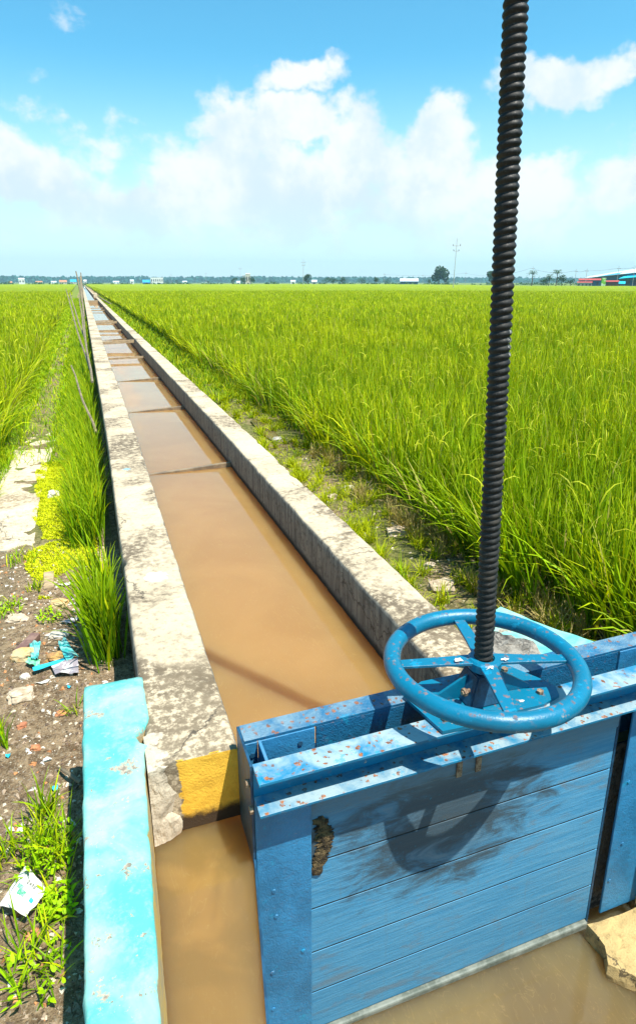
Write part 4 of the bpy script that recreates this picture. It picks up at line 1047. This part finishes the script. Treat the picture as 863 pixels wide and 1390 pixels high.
# gravel and crumbs
def gravel(name, label, N, xf, y0, y1, smin, smax, cols, dens_pow=1.0):
    y = y0+(y1-y0)*rng.random(N)**dens_pow; lo, hi = xf(y); x = lo+(hi-lo)*rng.random(N)
    oc = np.array([(1, 0, 0), (-.5, .87, 0), (-.5, -.87, 0), (.3, .2, .8), (-.4, .1, .7), (.1, -.4, .75)], float)
    fc = np.array([(0, 1, 4, 3), (1, 2, 5, 4), (2, 0, 3, 5), (3, 4, 5, 5)])
    V = []; Fq = []; C = []
    for i in range(N):
        s = smin*(smax/smin)**(rng.random()**1.6); a = rng.random()*6.28; c, sn = math.cos(a), math.sin(a)
        o = oc*rng.uniform(.6, 1.3, (6, 3))*s; z = ground_h(x[i], y[i])
        V.append(np.stack([x[i]+o[:, 0]*c-o[:, 1]*sn*.7, y[i]+o[:, 0]*sn+o[:, 1]*c*.7, z-.001+o[:, 2]*.6], 1)); col = cols[rng.integers(len(cols))]
        C.append(np.tile(np.array(col)*rng.uniform(.7, 1.15), (6, 1))); Fq.append(fc[:3]+6*i)
    V = np.vstack(V); Fq = np.vstack(Fq); C = np.vstack(C)
    top = np.array([(3, 4, 5, 5)]*N)+6*np.arange(N)[:, None]
    me_f = [tuple(r) for r in Fq]+[(r[0], r[1], r[2]) for r in top]
    me = bpy.data.meshes.new(name); me.from_pydata(V.tolist(), [], me_f)
    at = me.color_attributes.new('Col', 'FLOAT_COLOR', 'POINT'); at.data.foreach_set('color', np.hstack([C, np.ones((len(C), 1))]).astype(np.float32).ravel())
    tag(put_mesh(name, me, M['gravel']), label, 'gravel', kind='stuff')
m, t, b = material('gravel'); fin(t, b, t.node('ShaderNodeAttribute', attribute_name='Col').outputs['Color'], .85, .2, t.bump(t.noise(t.pos(), 150, 3), .5, .004)); M['gravel'] = m
PAL = [(.66, .58, .46), (.56, .46, .33), (.60, .52, .40), (.36, .27, .19), (.20, .14, .10), (.12, .085, .06), (.50, .22, .09), (.30, .22, .16), (.70, .67, .60), (.24, .18, .12), (.16, .11, .08)]
gravel('gravel', 'loose gravel, brick crumbs and dirt lumps left of the parapet', 11500, lambda y: (-.95-.0*y, -.05-.10*(y < 1.85)), .2, 4.1, .0022, .019, PAL)
gravel('gravel', 'stones and mud lumps on the right bank', 1500, lambda y: (1.18+0*y, 2.1+0*y), 1.75, 5.6, .004, .026, PAL[:5]+[(.25, .2, .12)]*3)
# puddle on the right bank
px_ = [gp(*q_) for q_ in ((340, 575), (352, 566), (366, 580), (378, 596), (372, 604), (356, 594))]
bm = bmesh.new(); bm.faces.new([bm.verts.new((x, y, GZ+.035)) for x, y in px_])
tag(from_bm('puddle_water', bm, M['pool']), kind='structure')

# ------------------------------------------------------------------ the horizon: trees, poles, buildings
def tree(name, label, px, dist, h, wd, n=420, group=None, col=(.035, .085, .02), trunk=True, pyb=None):
    h += 1.1; wd *= .92; n = int(n*1.5)
    x, y = bearing(px, dist); t_ = thing(name, label, 'tree', (x, y, GZ), group)
    lobes = [(rng.normal(0, wd*.26), rng.normal(0, wd*.26), h*(.38+.42*rng.random()), wd*rng.uniform(.20, .34)) for _ in range(9)]
    parts = []
    c = np.array([lobes[k] for k in rng.integers(0, 9, n)]); u = rng.normal(0, 1, (n, 3)); u /= np.linalg.norm(u, axis=1)[:, None]
    P = np.stack([x+c[:, 0]+u[:, 0]*c[:, 3], y+c[:, 1]+u[:, 1]*c[:, 3], GZ+c[:, 2]+u[:, 2]*c[:, 3]*.9], 1)
    P[:, 2] = np.clip(P[:, 2], GZ+.3, GZ+h)
    s = h*.085
    rgb = np.array(col)[None, :]*rng.uniform(.35, 1.4, n)[:, None]
    v, f, cc = blades(P, rng.uniform(0, 6.28, n), np.full(n, s)*rng.uniform(.6, 1.3, n), rng.uniform(.4, 2.6, n), rng.uniform(-.5, .5, n), np.full(n, s*.8), rgb, None, 2, 1.5)
    from_np('crown', v, f, M['crown'], t_, col=cc)
    bm = bmesh.new(); tube(bm, [(x, y, GZ), (x+.02*h, y, GZ+h*.35), (x, y, GZ+h*.6)], [h*.035, h*.026, h*.012], 7)
    from_bm('trunk', bm, M['trunk'], t_)
    return t_
def palm(label, px, dist, h, group=None, n=16):
    x, y = bearing(px, dist); t_ = thing('palm_tree', label, 'palm', (x, y, GZ), group)
    bm = bmesh.new(); tube(bm, [(x, y, GZ), (x+.05*h, y, GZ+h*.4), (x+.03*h, y, GZ+h*.72)], [h*.03, h*.024, h*.02], 7); from_bm('trunk', bm, M['trunk'], t_)
    N = n*14; fr = np.arange(N) % n; t = rng.random(N); az_ = fr/n*6.28+rng.normal(0, .08, N)
    Lf = h*.42; el_ = np.where(fr % 3 == 0, 1.1, np.where(fr % 3 == 1, .6, .15)); sx = Lf*t
    P = np.stack([x+.03*h+np.cos(az_)*sx*np.cos(el_), y+np.sin(az_)*sx*np.cos(el_), GZ+h*.72+sx*np.sin(el_)-Lf*.55*t**2.2], 1)
    rgb = np.array([.05, .10, .015])[None, :]*rng.uniform(.4, 1.7, N)[:, None]
    v, f, cc = blades(P, az_+rng.choice([-1.2, 1.2], N), np.full(N, h*.10), rng.uniform(1.2, 2.2, N), rng.uniform(0, .6, N), np.full(N, h*.022), rgb, None, 2, .8)
    from_np('fronds', v, f, M['crown'], t_, col=cc); return t_
K = 1/907.0
tree('tree', 'large round dark tree standing alone left of the near power pole', 595, 395, 21*K*395, 19*K*395, 1100)
tree('tree', 'round tree right of the middle power pole', 417.5, 395, 13*K*395, 10*K*395, 420)
tree('tree', 'small round tree right of the grey tower', 341, 400, 9*K*400, 10*K*400, 260); tree('tree', 'small round tree left of the grey tower base', 331, 400, 8*K*400, 9*K*400, 260)
tree('tree', 'bush standing left of the grey tower group', 317.5, 400, 8*K*400, 7*K*400, 200)
tree('tree', 'wide low bush, left one of the pair right of the middle pole', 443, 395, 7*K*395, 11*K*395, 260)
tree('tree', 'taller bush, right one of the pair right of the middle pole', 452, 395, 7.5*K*395, 9*K*395, 260)
tree('tree', 'round bush halfway between the middle pole and lone tree', 464, 395, 9*K*395, 10*K*395, 260)
tree('tree', 'scraggly bush left of the long low shed', 491, 395, 7*K*395, 11*K*395, 200)
tree('tree', 'tall thin bush near the middle of the horizon', 510, 395, 9*K*395, 7*K*395, 200)
tree('tree', 'low bush directly left of the long low shed', 524, 395, 6*K*395, 9*K*395, 160)
tree('tree', 'small bush between the shed and the large lone tree', 582, 398, 6*K*398, 6*K*398, 160)
tree('tree', 'small bush right of the large lone tree', 605.5, 398, 6.5*K*398, 5*K*398, 160)
tree('tree', 'dark bushy tree partly hidden by the threaded stem', 668, 300, 16*K*300, 13*K*300, 500)
tree('tree', 'tiny dark tree right of the white warehouse', 228, 420, 4*K*420, 5*K*420, 80); tree('tree', 'tiny dark bush under the far left power pole', 240, 420, 4.5*K*420, 6*K*420, 80)
tree('tree', 'tiny dark bush far left of the grey tower', 283, 420, 4*K*420, 4*K*420, 80); tree('tree', 'leafy bush at the left end of the red roofed building', 762, 250, 10*K*250, 14*K*250, 300)
tree('tree', 'low shrubs in front of the middle palm', 741, 252, 9*K*252, 12*K*252, 300); tree('tree', 'pale shrub beside the red roofed building', 774, 250, 7*K*250, 8*K*250, 150)
palm('palm tree standing just right of the threaded stem', 721, 260, 17*K*260+1.5); palm('largest palm tree between the stem and the red roofs', 754, 255, 18*K*255+1.5); palm('short palm left of the largest palm', 744, 258, 12*K*258+1.4)
# distant wood: one mass
def woodland():
    parts = []; N = 16000
    b_ = np.radians(rng.uniform(-28, 62, N)); d = rng.uniform(1500, 1750, N); x = d*np.sin(b_); y = d*np.cos(b_)
    hn = np.array([noise.noise(Vector((a*14, 0, 0)))+.6*noise.noise(Vector((a*60, 3, 0)))+.4*noise.noise(Vector((a*170, 3, 0))) for a in b_])
    H = 12.5+2.0*hn - 3.0*np.clip((np.degrees(b_)-16)/20, 0, 1); z = GZ+H*rng.random(N)**.6
    s = rng.uniform(5, 9, N); rgb = np.array([.02, .10, .07])[None, :]*rng.uniform(.6, 1.5, N)[:, None]
    return blades(np.stack([x, y, np.maximum(z-2, GZ)], 1), rng.uniform(0, 6.28, N), s*.8, rng.uniform(.2, 2, N), rng.uniform(-.5, .5, N), s, rgb, None, 2, 1.4)
v, f, c = woodland(); tag(from_np('woodland', v, f, M['crown'], col=c), 'hazy blue green woodland along the horizon', 'woodland', kind='stuff')
# a low hedge line at the field's far edge
def hedge():
    N = 5000; px = rng.uniform(-120, 1000, N); r = rng.uniform(405, 440, N); d = np.array([bearing(p, q_) for p, q_ in zip(px, r)])
    hn = np.array([noise.noise(Vector((p*.05, 1, 0)))+.5*noise.noise(Vector((p*.22, 1, 0))) for p in px]); ok = hn > -.05; d = d[ok]; hn = hn[ok]; N = len(d)
    P = np.stack([d[:, 0], d[:, 1], GZ+rng.random(N)*(.5+2.0*np.clip(hn, 0, 1))], 1); rgb = np.array([.05, .11, .03])[None, :]*rng.uniform(.6, 1.6, N)[:, None]
    return blades(P, rng.uniform(0, 6.28, N), rng.uniform(.5, 1.1, N), rng.uniform(.2, 1.8, N), rng.uniform(-.5, .5, N), rng.uniform(.5, 1.0, N), rgb, None, 2, 1.4)
v, f, c = hedge(); tag(from_np('hedge', v, f, M['crown'], col=c), 'broken low scrub along the far edge of the rice', 'scrub', kind='stuff')

def pole(label, px, dist, h, arms=2, lean=.0, r=.13):
    x, y = bearing(px, dist); t_ = thing('power_pole', label, 'power pole', (x, y, GZ), 'power poles across the fields')
    bm = bmesh.new(); tx = x+RT[0]*lean*h; ty = y+RT[1]*lean*h
    tube(bm, [(x, y, GZ), (tx, ty, GZ+h)], [r, r*.55], 7); from_bm('shaft', bm, M['pole_grey'], t_); tops = []
    for k in range(arms):
        z = GZ+h*(.86-.10*k); w = h*.075*(1-.3*k); fx = x+RT[0]*lean*(z-GZ); fy = y+RT[1]*lean*(z-GZ); bm = bmesh.new()
        tube(bm, [(fx-RT[0]*w, fy-RT[1]*w, z), (fx+RT[0]*w, fy+RT[1]*w, z)], r*.55, 5)
        a = from_bm('crossarm', bm, M['pole_grey'], t_)
        for s in (-1, 1):
            bm = bmesh.new(); p = (fx+RT[0]*w*s, fy+RT[1]*w*s, z); tube(bm, [p, (p[0], p[1], z+h*.03)], r*.9, 5); from_bm('insulator', bm, M['wire'], a)
            tops.append(Vector((p[0], p[1], z+h*.03)))
    return tops
pole('tall leaning power pole standing in the rice left of the stem', 615, 150, 10.6, 2, .025, .085)
pole('middle power pole beside a round tree', 411.5, 300, 11.5, 2, .015, .11)
rowp = []
for (px, d, h, lab) in ((280, 470, 8.4, 'farthest left power pole, right of the white warehouse'), (326.5, 440, 11.5, 'power pole beside the grey tower'), (233, 520, 8, 'faint power pole above the tiny dark bushes on the left'),
                        (521, 400, 7.0, 'thin pole above the low bushes mid horizon'), (573, 400, 6.2, 'thin pole just right of the long low shed'), (631, 400, 7.5, 'thin pole right of the near leaning pole'),
                        (721, 300, 8.2, 'pole rising behind the palm next to the stem'), (779.5, 250, 6.0, 'pole at the left end of the red roofed building'), (794, 235, 5.8, 'pole in front of the red roof, second from left'),
                        (836.5, 245, 6.8, 'pole in front of the blue shed'), (858, 240, 6.8, 'pole nearest the right edge by the blue shed')):
    tops = pole(lab, px, d, h, 1, .01, .09); rowp.append((px, tops[0], lab))
rowp = [q_ for q_ in rowp if q_[0] > 500]
for (a, b2) in zip(rowp, rowp[1:]):
    bm = bmesh.new(); sag = (b2[1]-a[1]).length*.022
    pts = [a[1].lerp(b2[1], t)-Vector((0, 0, sag*4*t*(1-t))) for t in np.linspace(0, 1, 10)]; tube(bm, pts, .035, 4)
    tag(from_bm('power_line', bm, M['wire'], loc=tuple(a[1])), 'thin sagging line strung from the ' + a[2], 'power line', 'power lines over the fields')

def house(name, label, cat, px0, px1, py0, dist, wall_m, roof_m, depth=8, roofh=.35, windows=3, base_py=None):
    """gabled house facing the camera; width and height taken from its bearing and distance"""
    a, b2 = bearing(px0, dist), bearing(px1, dist); w = b2-a; L = np.hypot(*w); u = w/L; n = np.array([-u[1], u[0]])
    H = (HOR-py0)*K*dist + (CAM[2]-GZ); t_ = thing(name, label, cat, (a[0]+w[0]/2, a[1]+w[1]/2, GZ))
    P = lambda s, d_, z: Vector((a[0]+u[0]*s+n[0]*d_, a[1]+u[1]*s+n[1]*d_, GZ+z))
    hw = H*(1-roofh)
    bm = bmesh.new()
    c = [bm.verts.new(P(s, d_, z)) for z in (0, hw) for s, d_ in ((0, 0), (L, 0), (L, depth), (0, depth))]
    for f in ((0, 1, 5, 4), (1, 2, 6, 5), (2, 3, 7, 6), (3, 0, 4, 7), (4, 5, 6, 7)): bm.faces.new([c[i] for i in f])
    from_bm('wall', bm, M[wall_m], t_)
    bm = bmesh.new(); o = L*.03
    if roofh > 0:
        v = [bm.verts.new(P(s, d_, z)) for s, d_, z in ((-o, -o, hw+.02), (L+o, -o, hw+.02), (L+o, depth/2, H), (-o, depth/2, H), (L+o, depth+o, hw+.02), (-o, depth+o, hw+.02))]
        for f in ((0, 1, 2, 3), (3, 2, 4, 5), (1, 4, 2), (0, 3, 5), (0, 5, 4, 1)): bm.faces.new([v[i] for i in f])
        from_bm('roof', bm, M[roof_m], t_)
    for k in range(windows):
        s = L*(k+.5)/windows; bm = bmesh.new(); ww = L/windows*.22
        q_ = [P(s-ww, -.06, hw*.4), P(s+ww, -.06, hw*.4), P(s+ww, -.06, hw*.75), P(s-ww, -.06, hw*.75)]; q2 = [p+Vector((n[0]*.05, n[1]*.05, 0)) for p in q_]
        A = [bm.verts.new(p) for p in q_]; B = [bm.verts.new(p) for p in q2]; bm.faces.new(A); bm.faces.new(B[::-1])
        for i in range(4): bm.faces.new((A[i], B[i], B[(i+1) % 4], A[(i+1) % 4]))
        from_bm('window', bm, M['dark_window'], t_)
    return t_, P, L, H
house('house', 'white two storey house near the left end of the horizon', 'house', 26, 34, 378, 600, 'white_wall', 'white_wall', 8, .2, 2)
house('house', 'low orange roofed house at the left edge of the horizon', 'house', 12, 17, 382, 600, 'cream_wall', 'orange_roof', 7, .5, 2)
house('house', 'low pale house with orange roof left of the blue roofed one', 'house', 81, 91, 380.5, 600, 'cream_wall', 'orange_roof', 8, .5, 3)
house('house', 'small blue roofed house beside the canal vanishing point', 'house', 96, 104, 379.5, 600, 'cream_wall', 'blue_roof', 8, .55, 2)
house('house', 'small white house just right of the canal vanishing point', 'house', 114, 118, 380, 620, 'white_wall', 'white_wall', 8, .3, 1)
house('house', 'long low white house among far trees left of canal', 'house', 49, 58, 381.6, 650, 'white_wall', 'orange_roof', 7, .4, 3)
house('house', 'second long low white house left of canal, farther right', 'house', 70, 77, 381.6, 650, 'white_wall', 'white_roof', 7, .4, 2)
house('house', 'small white house left of the blue shed and warehouse', 'house', 177, 182, 379.8, 600, 'white_wall', 'white_roof', 7, .3, 1)
house('house', 'tiny pale house leftmost right of the canal', 'house', 154, 162, 381.5, 620, 'white_wall', 'white_roof', 7, .4, 2)
house('house', 'blue roofed shed touching the white warehouse', 'shed', 194, 204, 380, 560, 'teal_wall', 'blue_roof', 9, .6, 1)
house('warehouse', 'long white flat topped warehouse left of the power poles', 'warehouse', 205, 222, 377.2, 560, 'white_wall', 'white_roof', 12, .0, 6)
house('house', 'low white building right of the white warehouse', 'house', 248, 254, 381.3, 600, 'white_wall', 'white_roof', 7, .4, 2)
house('house', 'pale hut left of the tower trees', 'house', 321, 326, 381.5, 430, 'white_wall', 'white_roof', 5, .4, 1)
house('house', 'small white hut between tower and middle pole', 'house', 394.5, 401, 380.3, 430, 'white_wall', 'white_roof', 5, .3, 1)
house('house', 'grey hut right of the middle power pole tree', 'house', 423, 430, 380, 420, 'grey_wall', 'white_roof', 5, .4, 1)
house('shed', 'long low shed with a white roof mid horizon', 'shed', 543, 567, 378.2, 420, 'teal_wall', 'white_roof', 9, .45, 4)
house('tower_building', 'pale tower block rising among trees left of middle pole', 'tower', 333.5, 340, 371.5, 430, 'cream_wall', 'cream_wall', 5, .06, 2)
house('tower_building', 'lower grey block attached left of the pale tower', 'tower', 329.5, 333, 374, 431, 'grey_wall', 'grey_wall', 5, .06, 1)
# the sheds at the right end: big blue hall, red roofed shop rows in front
def px_h(px_y, dist): return (HOR-px_y)*K*dist + (CAM[2]-GZ)
pa, pb = bearing(797, 262), bearing(915, 262); hall = thing('hall', 'large blue hall with a pale sloping roof at the right end of the horizon', 'hall', ((pa[0]+pb[0])/2, (pa[1]+pb[1])/2, GZ))
hv = pb-pa; L = np.hypot(*hv); hu = hv/L; hn_ = np.array([-hu[1], hu[0]])
P = lambda s_, d_, z: Vector((pa[0]+hu[0]*s_+hn_[0]*d_, pa[1]+hu[1]*s_+hn_[1]*d_, GZ+z))
e0, e1 = px_h(378.5, 262), px_h(367.5, 262)
def quadbox(name, mat, pts, thick, parent):
    """thin panel through four points, thickened along the hall's depth and height"""
    bm = bmesh.new(); A = [bm.verts.new(p) for p in pts]; B = [bm.verts.new(p+Vector((hn_[0]*thick*.4, hn_[1]*thick*.4, -thick))) for p in pts]
    bm.faces.new(A); bm.faces.new(B[::-1])
    for i in range(4): bm.faces.new((A[i], B[i], B[(i+1) % 4], A[(i+1) % 4]))
    return from_bm(name, bm, M[mat], parent)
bm = bmesh.new(); D = 28
c = [bm.verts.new(p) for p in (P(0, 0, 0), P(L, 0, 0), P(L, D, 0), P(0, D, 0), P(0, 0, e0), P(L, 0, e1), P(L, D, e1+1.6), P(0, D, e0+.2))]
for f in ((0, 1, 5, 4), (1, 2, 6, 5), (2, 3, 7, 6), (3, 0, 4, 7), (4, 5, 6, 7)): bm.faces.new([c[i] for i in f])
from_bm('wall', bm, M['teal_wall'], hall)
quadbox('roof', 'white_roof', (P(-1.5, -1.5, e0+.15), P(L, -1.5, e1+.15), P(L, D, e1+2.6), P(-1.5, D, e0+.9)), .16, hall)
quadbox('roof_panel', 'blue_roof', (P(L*.12, -1.4, e0+.32+.12*(e1-e0)), P(L*.36, -1.4, e0+.32+.36*(e1-e0)), P(L*.42, 9, e0+1.1+.42*(e1-e0)), P(L*.16, 9, e0+.75+.16*(e1-e0))), .05, hall)
quadbox('awning', 'cyan_awning', (P(L*.36, -3, e0-.1), P(L, -3, e0+1.6), P(L, -.2, e0+2.3), P(L*.46, -.2, e0+1.2)), .1, hall)
for k in range(4):
    s_ = L*(.42+.13*k); quadbox('doorway', 'dark_window', (P(s_, -.08, .2), P(s_+2.2, -.08, .2), P(s_+2.2, -.08, 2.4), P(s_, -.08, 2.4)), .02, hall)
for (a, b2, py, d, wm, lab) in ((785, 814, 378.6, 240, 'teal_wall', 'long red roofed shop row at the left front of the blue hall'), (820, 839, 380.9, 232, 'maroon_wall', 'low maroon stall with red roof before the blue hall'), (783, 803, 382.2, 230, 'grey_wall', 'lower red awning stall under the long red roof')):
    house('shop_row', lab, 'shop', a, b2, py, d, wm, 'red_roof', 4, .20, 4)
house('hut', 'small cyan awning stall right of the maroon one', 'stall', 838, 848, 382, 233, 'teal_wall', 'cyan_awning', 4, .4, 1)
pa, pb = bearing(816, 228), bearing(821.5, 228); bm = bmesh.new()
v = [(pa[0], pa[1], GZ), (pb[0], pb[1], GZ), (pb[0], pb[1], GZ+2.9), (pa[0], pa[1], GZ+2.9)]; v2 = [(x+.1, y+.3, z) for x, y, z in v]
A = [bm.verts.new(p) for p in v]; B = [bm.verts.new(p) for p in v2]; bm.faces.new(A); bm.faces.new(B[::-1])
for i in range(4): bm.faces.new((A[i], B[i], B[(i+1) % 4], A[(i+1) % 4]))
tag(from_bm('banner', bm, M['green_panel'], loc=(pa[0], pa[1], GZ)), 'green and white upright banner between the red roofed stalls', 'banner')

# ------------------------------------------------------------------ haze over the plain
bm = bmesh.new(); box(bm, -1900, 2100, -100, 1900, -2.0, 60)
hz = from_bm('haze', bm, None); m = bpy.data.materials.new('haze'); m.use_nodes = True; nt = m.node_tree; nt.nodes.clear()
vo = nt.nodes.new('ShaderNodeVolumePrincipled'); out = nt.nodes.new('ShaderNodeOutputMaterial'); nt.links.new(vo.outputs[0], out.inputs['Volume'])
vo.inputs['Color'].default_value = (.55, .90, 1.0, 1); vo.inputs['Density'].default_value = .00036; vo.inputs['Anisotropy'].default_value = .2
hz.data.materials.append(m); tag(hz, kind='stuff')
for o in bpy.data.objects:
    if '_w' in o: del o['_w']
